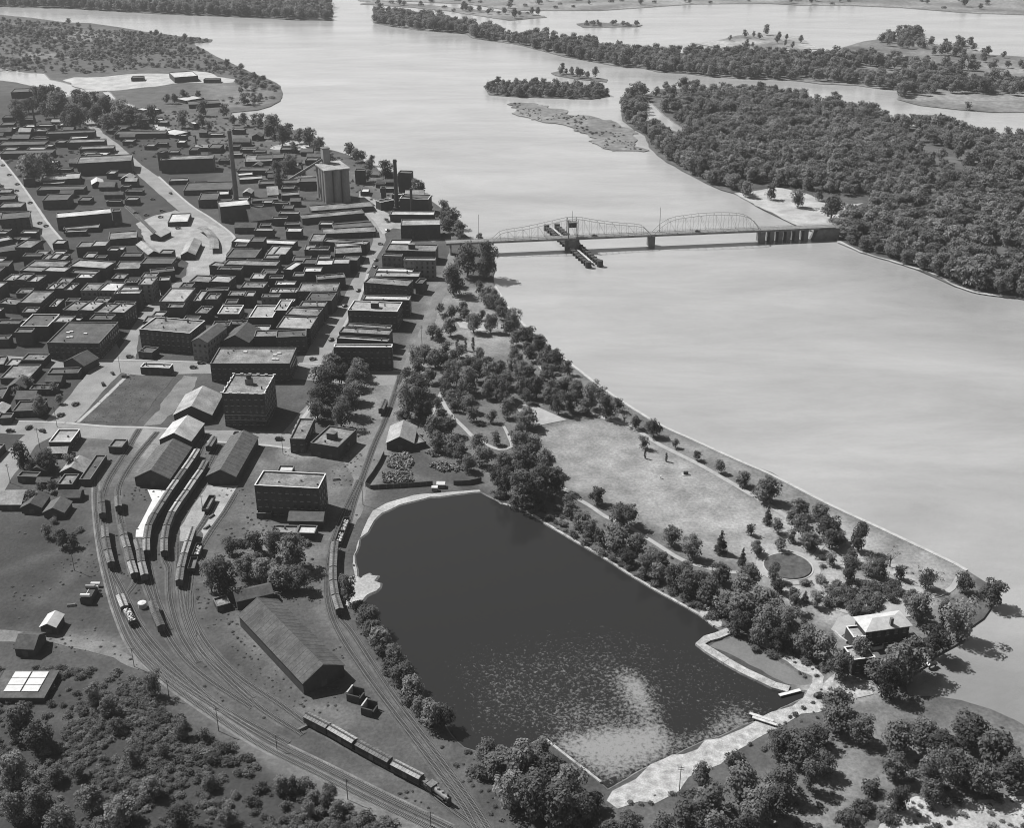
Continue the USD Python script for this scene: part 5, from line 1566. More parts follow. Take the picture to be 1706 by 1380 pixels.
# ---------------------------------------------------------------- motor cars
def auto(label, loc, rz, group=None):
    t = thing('parked_car', label, 'car', loc, rz, group=group)
    b = MB()
    v = [(-2.1, .5), (2.2, .5), (2.25, 1.05), (.75, 1.12), (.45, 1.7), (-1.3, 1.72), (-1.95, 1.15), (-2.15, .9)]
    n = len(v)
    vv = [(x, y, z) for y in (-.72, .72) for x, z in v]
    f = [(i, (i + 1) % n, n + (i + 1) % n) for i in range(n)] + [(i, n + (i + 1) % n, n + i) for i in range(n)]
    f += [(0, i + 1, i) for i in range(1, n - 1)] + [(n, n + i, n + i + 1) for i in range(1, n - 1)]
    b.add(vv, [x[::-1] for x in f])
    body = b.build('body', M['auto'], t)
    for s in (-1, 1):
        MB().box(-1.2, .4, s * .735 - .01, s * .735 + .01, 1.2, 1.6).build('side_window', M['glass'], t)
        for x in (-1.35, 1.4):
            w = MB().tube([(x, s * .72 - .1, .36), (x, s * .72 + .1, .36)], .36, 12).build('wheel', M['rubber'], t)
            MB().box(x - .5, x + .5, s * .78 - .14, s * .78 + .14, .68, .82).build('fender', M['auto'], t)
        MB().box(2.2, 2.34, s * .45 - .12, s * .45 + .12, .78, 1.0).build('headlight', M['rail'], t)
    MB().add([(.79, -.6, 1.14), (.79, .6, 1.14), (.52, .6, 1.62), (.52, -.6, 1.62), (.74, -.6, 1.14), (.74, .6, 1.14), (.47, .6, 1.62), (.47, -.6, 1.62)],
             [(0, 1, 2, 3), (7, 6, 5, 4), (0, 4, 5, 1), (1, 5, 6, 2), (2, 6, 7, 3), (3, 7, 4, 0)]).build('windshield', M['glass'], t)
    MB().box(2.3, 2.42, -.8, .8, .45, .58).build('bumper', M['rail'], t)
    return t


CARS = [('Q5', 925, 215, 2.2, 'dark car with a bright roof crossing the avenue corner'), ('Q5', 848, 305, 2.0, 'dark car driving down the avenue beside the vacant lot'),
        ('Q5', 1065, 78, .2, 'dark car parked beside the small dark shop at the crossing'), ('Q5', 1030, 242, .1, 'dark car parked at the top corner of the vacant lot'),
        ('Q5', 780, 130, .1, 'car parked on the cross street left of the avenue'), ('Q5', 85, 690, .1, 'dark car on the cross street near the left edge'),
        ('Q5', 238, 662, 1.2, 'small car where the cross street meets the avenue'),
        ('P7', 30, 605, 1.0, 'car topmost of those along the left street'), ('P7', 97, 705, .8, 'second car from the top along the left street'),
        ('P7', 180, 803, .9, 'car at the right kerb halfway along the left street'), ('P7', 172, 872, .9, 'car in the middle of the left street beside the kerb car'),
        ('P7', 155, 912, 1.0, 'car at the left kerb beside the flat roofed store'), ('P7', 315, 998, .9, 'car at the right kerb by the square dark warehouse'),
        ('P7', 415, 1210, .9, 'lowest dark car on the left street'), ('P7', 15, 822, 1.0, 'car cut by the left edge on the left street'),
        ('P7', 245, 1072, 1.0, 'car at the left kerb above the big dark block'), ('P7', 480, 1240, .9, 'car at the foot of the left street near the kerb'),
        ('B1', 820, 248, .1, 'car crossing the upper front street'), ('B1', 787, 397, 1.1, 'car parked on the front street near the bright roofs'),
        ('B1', 865, 158, 1.0, 'car at the head of the front street'), ('B1', 375, 1005, .4, 'car at the foot of the front street'),
        ('P8', 480, 815, 2.3, 'dark truck like car on the lower diagonal road'), ('P8', 125, 430, 2.3, 'pale car on the upper diagonal road'),
        ('P8', 150, 1000, .5, 'left car of a group parked at the depot yard'), ('P8', 250, 1020, .4, 'middle car of a group parked at the depot yard'),
        ('P8', 385, 1040, .4, 'right car of a group parked at the depot yard'), ('P8', 400, 980, .2, 'car parked above the group at the depot yard'),
        ('P8', 550, 1145, .2, 'car parked below the low shed of the depot yard'), ('P8', 310, 870, .4, 'car parked at the top of the depot yard'),
        ('C1', 235, 1024, .2, 'car parked among the riverside trees, upper one'), ('C1', 303, 1108, .2, 'car parked among the riverside trees, lower one'),
        ('Q3', 585, 720, 1.1, 'car parked by the corner of the roof hut warehouse'), ('Q3', 470, 1010, 1.1, 'car parked at the foot of the narrow bright roof'), ('Q3', 700, 590, 1.1, 'car parked beside the slate roofed warehouse'),
        ('Q3', 850, 330, 1.1, 'car parked by the pale fronted building near the bridge'), ('Q5', 620, 470, .9, 'car parked halfway down the left side of the vacant lot'), ('Q5', 500, 560, .9, 'car parked at the lower left of the vacant lot'),
        ('Q8', 700, 560, .1, 'car parked below the office tower, left one'), ('Q8', 780, 570, .1, 'car parked below the office tower, right one'), ('Q8', 1010, 600, .1, 'car parked on the street left of the narrow brick house'),
        ('A1', 1270, 1060, .1, 'car parked on the cross street below the long brick block'), ('A1', 1320, 1030, .1, 'car parked close to the corner of the long brick block'), ('Q5', 350, 690, 2.6, 'car turning at the avenue and lower cross street'),
        ('P3', 945, 795, .2, 'small dark car on the white causeway by the pool'), ('D3', 1085, 318, .4, 'car on the bank below the terraces')]
for tl, x, y, rz, lab in CARS:
    p = G(*P(tl, x, y))
    if 'auto' not in FIRST:
        FIRST['auto'] = auto(lab, (p[0], p[1], .16), rz)
    else:
        dup(FIRST['auto'], 'parked_car', lab, 'car', (p[0], p[1], .16), rz, sc=(1.15, 1.15, 1.15))
for px, lab in ((990, 'small dark car driving over the swing span'), (1163, 'small dark car driving over the fixed span')):
    x = along(px, 398.5 - (px - 816) * .0322)
    q = A_[:2] + ub * x
    dup(FIRST['auto'], 'car', lab, 'car', (q[0], q[1] - 1.5, zd + .02), rzb, sc=(1.1, 1.1, 1.1))

# ---------------------------------------------------------------- poles
def pole(tile, x, y, htop, label, arms=True, src=[None]):
    g = G(*P(tile, x, y))
    if src[0] is None:
        t = thing('telegraph_pole', label, 'telegraph pole', g)
        MB().cyl((0, 0), .17, -.3, 10, 8, .11).build('mast', M['wood_dark'], t)
        for z in (9.4, 8.7):
            MB().box(-1.2, 1.2, -.07, .07, z, z + .14).build('crossarm', M['wood_dark'], t)
        src[0] = t
    else:
        dup(src[0], 'telegraph_pole', label, 'telegraph pole', g, rnd.uniform(-.4, .4), (1, 1, htop / 10))


for a in [('A3', 882, 322, 15, 'telegraph pole below the dirt road at the tracks'), ('A3', 1112, 525, 9, 'telegraph pole beside the bushy tree left of the main tracks'),
          ('A3', 1437, 745, 12, 'telegraph pole left of the main tracks above the bushes'), ('B3', 140, 865, 7, 'telegraph pole in the trackside bushes, first below the shed'),
          ('B3', 605, 1195, 10, 'telegraph pole in the trackside bushes level with the long boxcar'), ('B3', 1150, 1372, 7, 'telegraph pole at the bottom edge beside the main track'),
          ('A2', 490, 1030, 14, 'telegraph pole in the dark field left of the yard'), ('Q5', 85, 1110, 12, 'telegraph pole at the left edge beside the lower avenue'),
          ('Q5', 330, 830, 14, 'telegraph pole at the corner of the avenue and cross street'), ('Q5', 470, 650, 14, 'telegraph pole in the avenue above the cross street'),
          ('Q5', 990, 200, 15, 'telegraph pole at the avenue crossing'), ('B2', 705, 600, 14, 'pole beside the drive above the lagoon beach'),
          ('B2', 180, 265, 12, 'pole at the corner of the narrow brick house'), ('B1', 1092, 900, 14, 'pole on the park drive near the tall brick block'),
          ('B1', 935, 1200, 10, 'pole on the park drive by the square of trees'), ('A2', 1330, 620, 8, 'pole between the yard tracks'), ('C3', 1100, 1165, 14, 'pole on the white causeway')]:
    pole(*a)

# ---------------------------------------------------------------- yard furniture
# tank rack
p0 = G(*P('A2', 530, 1250))
t = thing('oil_tank_rack', 'dark stand of small white oil tanks beside the left yard track', 'tank rack', p0)
MB().box(0, 5, 0, 10, 0, 3.4).build('platform', M['wood_dark'], t)
for i, (y, n) in enumerate(((.8, 1), (8.2, 1), (11.5, 2), (14.5, 2))):
    z = 3.45 if i < 2 else .6
    MB().tube([(.3, y, z + .9), (4.7, y, z + .9)], .9, 14).build('oil_tank', M['white' if i != 1 else 'silo'], t, smooth=40)
MB().box(1.9, 2.2, 1.5, 9.8, 3.401, 3.6).build('catwalk', M['wood_pale'], t)
p0 = G(*P('A2', 937, 1270))
t = thing('round_tank', 'round white tank standing alone in the yard', 'tank', p0)
MB().cyl((0, 0), 1.9, 0, 2.6, 20).build('shell', M['white'], t, smooth=40)
MB().cyl((0, 0), 1.95, 2.602, 3.1, 20, .2).build('lid', M['white'], t, smooth=40)
# foundation with white roof lights at the left edge
p0 = G(*P('A3', -60, 555))
t = thing('greenhouse', 'low dark house with six white roof lights at the left edge', 'greenhouse', p0)
MB().box(0, 22, 0, 17, -.2, 2.4).build('wall', M['brick'], t)
MB().box(-.5, 22.5, -.5, 17.5, 2.401, 2.7).build('roof', M['roof_d'], t)
for i in range(2):
    for j in range(3):
        MB().box(4.5 + i * 7.4, 11.2 + i * 7.4, 3.2 + j * 4.4, 7.2 + j * 4.4, 2.701, 3.1).build('roof_light', M['white'], t)
# coal shed ruin
for (a, b, c, d, lab) in ((600, 465, 690, 545, 'ruined dark brick bay next to the long shingled shed'), (695, 545, 775, 635, 'lower ruined dark brick bay near the track')):
    q0, q1 = G(*P('B3', a, d)), G(*P('B3', c, d - 15))
    t = thing('ruined_bay', lab, 'ruin', q0, -.35)
    w = float(np.linalg.norm((q1 - q0)[:2]))
    MB().box(0, w, -.3, .3, -.1, 3.6).build('front_wall', M['brick'], t)
    MB().box(-.3, .3, .301, 5.5, -.1, 4.2).build('side_wall', M['concrete'], t)
    MB().box(w - .3, w + .3, .301, 4.5, -.1, 2.6).build('side_wall', M['brick'], t)
    MB().box(.301, w - .301, 5.0, 5.5, -.1, 3.9).build('back_wall', M['brick'], t)
# scrapyard heaps
q = random.Random(11)
for ring, n, lab in (('40,990 210,960 240,1050 200,1110 20,1080', 420, 'glittering scrap heap in the left half of the scrapyard'), ('360,1070 450,1040 520,1050 640,1090 480,1120', 170, 'scrap heap of light and dark pieces in the middle of the scrapyard'),
                     ('-20,1120 220,1120 240,1200 0,1210', 260, 'rows of old timber and scrap at the scrapyard front'), ('340,960 430,930 480,985 400,1000', 90, 'small scrap heap by the scrapyard lean-to'),
                     ('540,1060 640,1060 660,1100 580,1120', 70, 'low scrap heap under the scrapyard trees')):
    pg = Polygon(pts('Q4', ring))
    x0, y0, x1, y1 = pg.bounds
    parts = {'scrap': MB(), 'white': MB(), 'black': MB()}
    k = 0
    while k < n:
        px, py = q.uniform(x0, x1), q.uniform(y0, y1)
        if not pg.contains(Point(px, py)):
            continue
        k += 1
        g = G(px, py)
        s = q.uniform(.4, 1.6)
        a = q.uniform(0, 3.1)
        m = parts[q.choices(['scrap', 'white', 'black'], [6, 1.3, 4])[0]]
        u = np.array([math.cos(a), math.sin(a), q.uniform(-.4, .6)]) * s
        z = q.uniform(.1, 1.3)
        m.bar(g + [0, 0, z] - u * .6, g + [0, 0, z] + u * .6, q.uniform(.3, 1.0), q.uniform(.2, .9))
    t = thing('scrap_heap', lab, 'scrap heap')
    for nm, m in parts.items():
        if m.n:
            tag(m.build({'scrap': 'grey_scrap', 'white': 'bright_scrap', 'black': 'dark_scrap'}[nm], M['coping' if nm == 'white' else nm], t), kind='stuff')
for x, y, s, lab in ((415, 1270, 1.5, 'small white box by the beach, left one'), (465, 1240, 2.2, 'white beach hut by the lagoon head')):
    g = G(*P('Q4', x, y))
    t = thing('beach_hut', lab, 'hut', g)
    MB().box(-s, s, -s * .8, s * .8, 0, 2.2).build('wall', M['brick_light'], t)
    MB().box(-s - .2, s + .2, -s * .8 - .2, s * .8 + .2, 2.201, 2.45).build('roof', M['roof_w'], t)
# flower bed, benches, little boat
c0 = G(1313, 945)
bed = thing('flower_bed', 'round dark flower bed ringed by a white path', 'flower bed', c0)
MB().cyl((0, 0), 11.6, 0.0, .75, 40, 11.0).build('planting', M['leaf2'], bed)
MB().slab(Point(0, 0).buffer(12.2).difference(Point(0, 0).buffer(11.65)), 0.0, .45).build('kerb', M['concrete'], bed)
g = G(*P('P3', 725, 768))
t = thing('plank_jetty', 'short white plank jetty at the end of the stone dike', 'jetty', g, .35)
MB().box(-5, 5, -.8, .8, .2, .5).build('planks', M['white'], t)
for x in (-4.5, 0, 4.5):
    MB().box(x - .15, x + .15, -.7, .7, -1.5, .2).build('post', M['wood_dark'], t)
for k, (x, y, rz, lab) in enumerate(((1640, 665, -.5, 'pale plank trestle at the near lagoon shore, upper one'), (1660, 690, -.5, 'pale plank trestle at the near lagoon shore, lower one'))):
    g = G(*P('C3', x, y))
    t = thing('plank_trestle', lab, 'trestle', g, rz)
    MB().box(-5, 5, -.7, .7, .9, 1.2).build('planks', M['wood_pale'], t)
    for xx in (-4, 4):
        MB().box(xx - .2, xx + .2, -.6, .6, -1, .9).build('leg', M['wood_dark'], t)
for x, y, lab in ((980, 424, 'tiny white figure like post standing on the lawn'), ):
    g = G(*P('C2', x, y))
    t = thing('marker_post', 'small white marker post on the open lawn', 'post', g)
    MB().box(-.25, .25, -.25, .25, 0, 1.5).build('post_shaft', M['white'], t)
    MB().box(-.4, .4, -.4, .4, 1.501, 1.75).build('cap', M['white'], t)
g = G(*P('C2', 1145, 398))
t = thing('stone_monument', 'small dark block on a pale base on the lawn', 'monument', g)
MB().box(-2.2, 2.2, -1.6, 1.6, 0, .25).build('base', M['concrete'], t)
MB().box(-1.3, 1.3, -.7, .7, .251, 1.9).build('block', M['black'], t)
# garden walls at the white house
wall_thing('terrace_wall', gpts('P3', '1050,325 1100,375 1140,405'), .8, 1.2, M['concrete'], 'white terrace wall left of the flat roofed wing', 'wall', 2.5, -.1)
wall_thing('terrace_wall', gpts('P3', '1290,440 1340,452 1400,440 1412,370 1500,352 1590,335'), .8, 1.2, M['concrete'], 'white stepped terrace wall in front of the white roofed house', 'wall', 2.5, -.1)

# curved platform canopy at the bend of the diagonal road
cp = smoothline(gpts('A1', '1322,130 1372,165 1402,215 1408,275', 4.0), 3.0)
o = cp[0].copy()
t = thing('platform_canopy', 'dark curved platform canopy at the bend of the diagonal road', 'canopy', (*o, 0))
td_ = np.gradient(cp, axis=0)
td_ /= np.linalg.norm(td_, axis=1, keepdims=True)
nn = np.c_[-td_[:, 1], td_[:, 0]]
q = cp - o
n = len(q)
v = np.vstack([np.c_[q + nn * a, np.full(n, z)] for a, z in ((4, 3.9), (0, 4.6), (-4, 3.9), (-4, 3.7), (0, 4.4), (4, 3.7))])
i = np.arange(n - 1)
MB().add(v, np.vstack([np.c_[i + k * n, i + ((k + 1) % 6) * n, i + ((k + 1) % 6) * n + 1, i + k * n + 1] for k in range(6)])).build('canopy_roof', M['roof_m'], t)
for k in range(1, n - 1, 3):
    MB().bar((*q[k], 0), (*q[k], 4.35), .3).build('post', M['wood_dark'], t)

# stacks of sleepers and timber lying about the yards
q = random.Random(33)
for k, (x, y, a, lab) in enumerate(((455, 1060, .9, 'timber stack beside the long shingled shed, lower one'), (440, 1035, .9, 'timber stack beside the long shingled shed, upper one'), (330, 930, .3, 'timber stack right of the gravel strip strings'),
                                  (585, 760, 1.2, 'timber stack by the drive near the wide brick shop'), (180, 770, .8, 'timber stack between the two upper yard tracks'), (560, 800, .2, 'timber stack right of the big dark warehouse'),
                                  (345, 880, 1.1, 'timber stack on the gravel strip, lower one'), (352, 862, 1.1, 'timber stack on the gravel strip, upper one'), (120, 1010, .2, 'timber stack in the weeds by the white house'), (505, 1215, .7, 'timber stack just behind the freight train'))):
    g = G(x, y)
    t = thing('timber_stack', lab, 'timber stack', g, a)
    for r_ in range(3):
        for c_ in range(4 - r_):
            MB().box(-1.9 + q.uniform(-.3, .3), 1.9 + q.uniform(-.3, .3), -1.0 + c_ * .5 + r_ * .25, -.56 + c_ * .5 + r_ * .25, r_ * .38, r_ * .38 + .36).build('timber', M['wood'], t)

# ---------------------------------------------------------------- vegetation
def leaf_cloud(blobs, seed, size, per):
    """many small leaf clumps: quads scattered through blob volumes, tilted outward"""
    r = np.random.default_rng(seed)
    C, U, Vv = [], [], []
    for (x, y, z, a, b) in blobs:
        n = int(per * (a * a * b) ** (2 / 3))
        d = r.normal(size=(n, 3))
        d /= np.linalg.norm(d, axis=1, keepdims=True)
        d[:, 2] = np.where(d[:, 2] < -.55, -d[:, 2], d[:, 2])
        rad = r.uniform(.55, 1.08, n)[:, None]
        p = np.array([x, y, z]) + d * rad * [a, a, b]
        nrm = d + r.normal(size=(n, 3)) * .4 + [0, 0, .35]
        nrm /= np.linalg.norm(nrm, axis=1, keepdims=True)
        u = np.cross(nrm, r.normal(size=(n, 3)))
        u /= np.linalg.norm(u, axis=1, keepdims=True)
        w = np.cross(nrm, u)
        s = size * r.uniform(.6, 1.3, n)[:, None]
        C.append(p)
        U.append(u * s)
        Vv.append(w * s * .7)
    C, U, Vv = map(np.vstack, (C, U, Vv))
    v = np.stack([C - U, C - Vv * 1.0, C + U, C + Vv], 1).reshape(-1, 3)
    i = np.arange(len(C)) * 4
    return v, np.vstack([np.c_[i, i + 1, i + 2], np.c_[i, i + 2, i + 3]])


def crown_blobs(kind, seed):
    r = random.Random(seed)
    B = []
    if kind == 'b':        # broad, unit crown radius 1, centre height about 1.15
        for i in range(34):
            a, q, h = r.uniform(0, 6.28), r.uniform(.1, .72), r.uniform(-.8, .72)
            q *= math.sqrt(max(.25, 1 - h * h * 1.1))
            s = r.uniform(.26, .44)
            B.append((q * math.cos(a), q * math.sin(a), 1.08 + h * .85, s, s * r.uniform(.75, 1.0)))
    elif kind == 'u':      # upright fork
        for i in range(32):
            h = r.uniform(0, 1)
            a, q = r.uniform(0, 6.28), r.uniform(.05, .66) * (.6 + .7 * math.sin(h * 2.6))
            s = r.uniform(.24, .4)
            B.append((q * math.cos(a), q * math.sin(a), .38 + h * 1.75, s, s * 1.25))
    elif kind == 'c':
        for i in range(26):
            h = i / 25
            q = .62 * (1 - h) ** .9
            for k in range(1 + int(3 * (1 - h))):
                a = r.uniform(0, 6.28)
                B.append((q * .7 * math.cos(a), q * .7 * math.sin(a), .3 + h * 2.1, .12 + .26 * (1 - h), .16))
    elif kind == 'p':
        for i in range(20):
            h = i / 19
            q = .3 * math.sin(h * 2.7 + .35)
            a = r.uniform(0, 6.28)
            B.append((q * math.cos(a), q * math.sin(a), .25 + h * 3.2, .34, .34))
    elif kind == 't':
        for i in range(15):
            a, q, h = r.uniform(0, 6.28), r.uniform(.3, .95), r.uniform(-.3, .9)
            B.append((q * math.cos(a), q * math.sin(a), 1.2 + h * .75, r.uniform(.12, .24), r.uniform(.12, .2)))
    elif kind == 's':
        for i in range(18):
            a, q = r.uniform(0, 6.28), r.uniform(0, .75)
            s = r.uniform(.28, .48)
            B.append((q * math.cos(a), q * math.sin(a), r.uniform(.2, .6), s, s * .8))
    return B


def trunk_mesh(kind, seed, B):
    r = random.Random(seed)
    m = MB()
    if kind == 's':
        return None
    top = {'b': 1.1, 'u': 1.3, 'c': 2.0, 'p': 2.6, 't': 1.3}[kind]
    m.tube([(0, 0, -.05), (.01, 0, top * .3), (.03 * r.uniform(-1, 1), .02, top)], [.075, .055, .02], 7)
    if kind in 'but':
        for b in B[::2]:
            z0 = r.uniform(.35, .8)
            m.tube([(0, 0, z0), (b[0] * .5, b[1] * .5, (z0 + b[2]) / 2 + .05), (b[0], b[1], b[2])], [.035, .022, .008], 5)
    return m


PROTO = {}
KINDS = {'b': 5, 'u': 3, 'c': 2, 'p': 1, 't': 3, 's': 4}
LEAFN = {'b': (.078, 560), 'u': (.075, 560), 'c': (.07, 750), 'p': (.07, 800), 't': (.06, 520), 's': (.095, 380)}
ROOT = {}


def make_tree(kind, var, label, cat, loc, rz, sc, group):
    seed = hash_seed = 100 + ord(kind) * 7 + var
    B = crown_blobs(kind, seed)
    t = thing({'s': 'shrub', 'c': 'conifer_tree', 'p': 'column_tree'}.get(kind, 'leafy_tree'), label, cat, loc, rz, sc, group)
    sz, per = LEAFN[kind]
    mat = {'c': 'leaf2', 'p': 'leaf2', 't': 'leaf3', 's': 'leaf'}.get(kind, ['leaf', 'leaf3', 'leaf2', 'leaf', 'leaf3'][var % 5])
    v, f = leaf_cloud(B, seed, sz, per)
    usdkit.mesh(stage, numbered(t.GetPath().pathString + '/crown'), (v, f), M[mat])
    tm = trunk_mesh(kind, seed, B)
    if tm:
        tm.build('trunk', M['trunk'], t)
    return t


CROWN_Z = {'b': 1.08, 'u': 1.25, 'c': 1.25, 'p': 1.8, 't': 1.35, 's': .42}
treern = random.Random(21)
NTREE = [0]


REQ = []


def tree(px, py, r, kind, label, group=None):
    """notes a tree whose crown is sighted at (px, py) with crown radius r photograph pixels"""
    REQ.append((px, py, r, kind, label, group))


def plant_all(limit):
    order = sorted((i for i, q in enumerate(REQ) if q[3] in 'but'), key=lambda i: -REQ[i][2])
    rest = set(order[limit:])
    small = []
    for i, (px, py, r, kind, label, group) in enumerate(REQ):
        cz = CROWN_Z[kind]
        r *= 1.15
        g = G(px, py)
        for _ in range(4):
            R = r / scale_at(np.array([g[0], g[1], 5.0]))
            g = G(px, py, R * cz)
        R = r / scale_at(g)
        var = treern.randrange(KINDS[kind])
        j = treern.uniform(.92, 1.1)
        loc, rz, sc = (g[0], g[1], 0), treern.uniform(0, 6.28), (R * j, R * j * treern.uniform(.88, 1.12), R * treern.uniform(.82, 1.25))
        if i in rest:
            small.append((g[0], g[1], R))
            continue
        cat = {'s': 'shrub'}.get(kind, 'tree')
        key = (kind, var)
        if key not in ROOT:
            ROOT[key] = make_tree(kind, var, label, cat, loc, rz, sc, group)
            continue
        n = {'s': 'shrub', 'c': 'conifer_tree', 'p': 'column_tree'}.get(kind, 'leafy_tree')
        dup(ROOT[key], n, label, cat, loc, rz, sc, group)
    return np.array(small)


WORD = {'b': 'round leafy tree', 'u': 'upright leafy tree', 'c': 'pointed conifer', 'p': 'slim column tree', 't': 'sparse open tree', 's': 'low leafy shrub'}


def grove(place, items, group=None):
    """items: (px, py, r, kind); rows front to back, left to right, give each its own description"""
    items = sorted(items, key=lambda q: -q[1])
    rows = max(1, round(len(items) / 7))
    size = math.ceil(len(items) / rows)
    for b in range(rows):
        row = sorted(items[b * size:(b + 1) * size])
        for i, (px, py, r, k) in enumerate(row):
            rw = '' if rows == 1 else f'{"front" if b == 0 else circ(b)} row, '
            tree(px, py, r, k, f'{WORD[k]}, {circ(i)} from left, {rw}{place}' if len(row) > 1 else f'{WORD[k]} alone, {rw}{place}', group or f'trees of {place}')


def items(tile, s, default='b'):
    out = []
    f = TILES[tile][2]
    for q in s.split():
        k = default
        if q[-1].isalpha():
            k, q = q[-1], q[:-1]
        x, y, r = map(float, q.split(','))
        px, py = P(tile, x, y)
        if k == 'b' and treern.random() < .3:
            k = 'u'
        out.append((px, py, r * f, k))
    return out


def fill(tile, ring, n, r0, r1, kind, seed, gap=1.0):
    q = random.Random(seed)
    pg = Polygon(pts(tile, ring))
    x0, y0, x1, y1 = pg.bounds
    f = TILES[tile][2]
    out, tries = [], 0
    while len(out) < n and tries < 6000:
        tries += 1
        px, py, r = q.uniform(x0, x1), q.uniform(y0, y1), q.uniform(r0, r1) * f
        if pg.contains(Point(px, py)) and all((px - a) ** 2 + ((py - b) * 1.5) ** 2 > ((r + c) * .75 * gap) ** 2 for a, b, c, _ in out):
            out.append((px, py, r, kind if isinstance(kind, str) and len(kind) == 1 else q.choice(kind)))
    return out


grove('the flower garden', items('P6', '80,70,48t 260,150,78 190,150,55 480,270,70 420,340,48 255,345,44c 320,405,48 425,485,40 505,415,68 640,340,75 690,420,80 700,490,65 770,500,48 560,510,72 180,570,44t 75,640,46c '
      '340,540,48 905,510,68 850,630,48 700,640,42 830,720,62 830,790,55 1060,730,64 980,700,62 1130,630,55t 1190,740,48 620,785,44s 120,780,92 300,740,52 330,830,52 440,890,48 520,910,36c 600,930,52 630,635,30s 1400,780,85t 1650,820,64 1280,940,75 1330,1000,72 890,700,30s 640,695,28s 560,560,40s 520,810,40s 1000,620,45s'))
grove('the point by the white house', items('X', '1655,985,22 1600,1030,28 1545,965,16 1530,1010,24 1500,1105,28 1525,1095,26 1560,1070,24 1480,1135,24 1430,1088,18 1395,1165,24 1440,1215,20 1400,1110,20 1575,1020,16 1350,1080,16 1462,1110,20'))
grove('the causeway woods', items('X', '1185,1335,30 1235,1302,30 1172,1292,18 1255,1345,30 1300,1246,22 1335,1252,28 1362,1222,22 1305,1297,29 1372,1270,23 1398,1196,24 1225,1268,18 1145,1362,24 1100,1376,20 1050,1376,22 1012,1380,20 1292,1338,25 1190,1380,26 1350,1298,18 1240,1392,26 1150,1330,16s'))
grove('the lower right spit', items('X', '1500,1230,26 1540,1215,26 1580,1240,30 1620,1215,32 1600,1280,30 1555,1285,28 1660,1250,30 1490,1275,24 1450,1310,20s 1640,1300,26 1500,1330,20 1440,1345,20s 1550,1320,18 1690,1290,26 1412,1362,18s 1480,1362,18s'))
grove('the grove at the near lagoon corner', items('X', '830,1270,26 870,1280,32 912,1285,30 950,1312,30 890,1330,34 930,1350,34 970,1352,28 850,1320,28 812,1255,20 988,1335,18 800,1285,20s 905,1250,20'))
grove('the left lagoon bank', items('X', '610,1030,22 635,1065,22 660,1095,18 668,1125,22 690,1148,22 715,1192,20 700,1182,16 740,1198,16 580,985,17u 622,1050,16 598,1008,14s 652,1110,16s 680,1165,14s'))
grove('the thicket by the warehouse sheds', items('X', '370,960,24 385,908,16 425,900,18 455,910,16 490,920,24 440,945,22 470,960,20 497,965,18 410,940,18 350,965,18 405,905,12s 512,905,10s 430,925,14s'))
grove('the open lawn', items('X', '1072,735,10 1090,712,14 1125,738,7 1162,757,8 1200,775,10t 1239,795,11t 1275,817,18 1075,757,4p 1110,762,4p 995,826,13 1040,855,22 1202,905,14c 1262,912,10 945,830,9t 1250,880,9t'))
grove('the belt between lagoon and lawn', items('X', '970,865,15 985,878,14 1025,892,22 1062,905,16 1085,925,16 1120,890,17 1155,908,18 1097,950,16 1122,962,16 1150,972,20 1182,987,22 1207,1002,22 1237,1012,26 1265,1002,26 1240,985,20 1292,1012,24 1278,1040,20 1200,955,16 '
      '1312,1042,22 1342,1062,24 1367,1075,24 1300,1065,16 1232,1040,18 950,850,12 1000,895,12 1045,925,14 1075,945,14 1140,945,12 1105,935,14 1170,960,13 1325,1005,14 1265,1055,16'))
grove('the shrubs along the lagoon edging', items('X', '895,845,9s 915,862,9s 935,872,9s 955,890,9s 975,902,9s 1000,918,10s 1020,930,9s 1048,945,10s 1070,958,9s 1090,972,9s 1118,985,10s 1140,995,9s 1165,1008,9s 1190,1025,10s 962,876,8s 1010,908,9s 1225,1055,10s 1255,1080,9s 1285,1090,10s 1310,1085,9s 1340,1100,10s 1372,1112,9s 930,845,7s 985,892,8s'))
grove('the tall clump above the lagoon', items('X', '865,742,20 880,772,24 902,802,26 870,812,26 845,775,18 908,770,18 842,802,18 828,790,14 890,745,16 925,800,16u 900,832,14 830,825,12s 855,838,12s'))
grove('the riverside row', items('X', '985,660,16 1010,680,14 1040,690,14t 1060,702,10 960,652,14 935,642,16 1000,657,12 1030,672,10 975,678,12 915,625,14 905,600,12'))
grove('the main park grove', items('Q4', '330,120,70 250,170,64 420,180,72 490,100,52 560,260,72 590,330,62 500,350,62 510,440,62 560,500,62 700,380,82 640,450,62 760,300,72 840,230,72 690,200,64 780,180,64 880,330,82 920,420,82 850,450,62 980,460,72 1000,350,72 950,270,62 '
      '1060,140,62 1100,200,52 1210,130,58t 1280,60,52 1340,130,52 1440,190,52 1500,260,52 1100,310,62 1200,290,72 1320,300,62 1250,420,82 1370,480,82 1500,390,72 1530,540,62 1430,560,62 1140,420,62 1010,590,78 1160,640,98 700,560,62 650,540,52 570,560,46 720,640,58 880,660,48 785,720,34s '
      '250,370,92 180,450,82 310,420,72 200,560,92 300,590,92 150,640,72 360,640,62 440,560,42 480,660,62 430,760,92 530,740,72 440,850,72 560,880,82 640,940,82 780,870,78 800,980,82 920,830,48 1100,830,82 680,1040,62 280,250,60 180,300,50 380,320,60 620,120,50 560,170,50 1050,240,50 1180,500,50'))
grove('the square by the office tower', items('X', '552,602,17 545,622,19 540,643,19 534,663,19 528,682,17 595,608,16 592,628,18 587,650,18 578,672,19 567,690,18 560,655,16 568,625,15 604,622,12'))
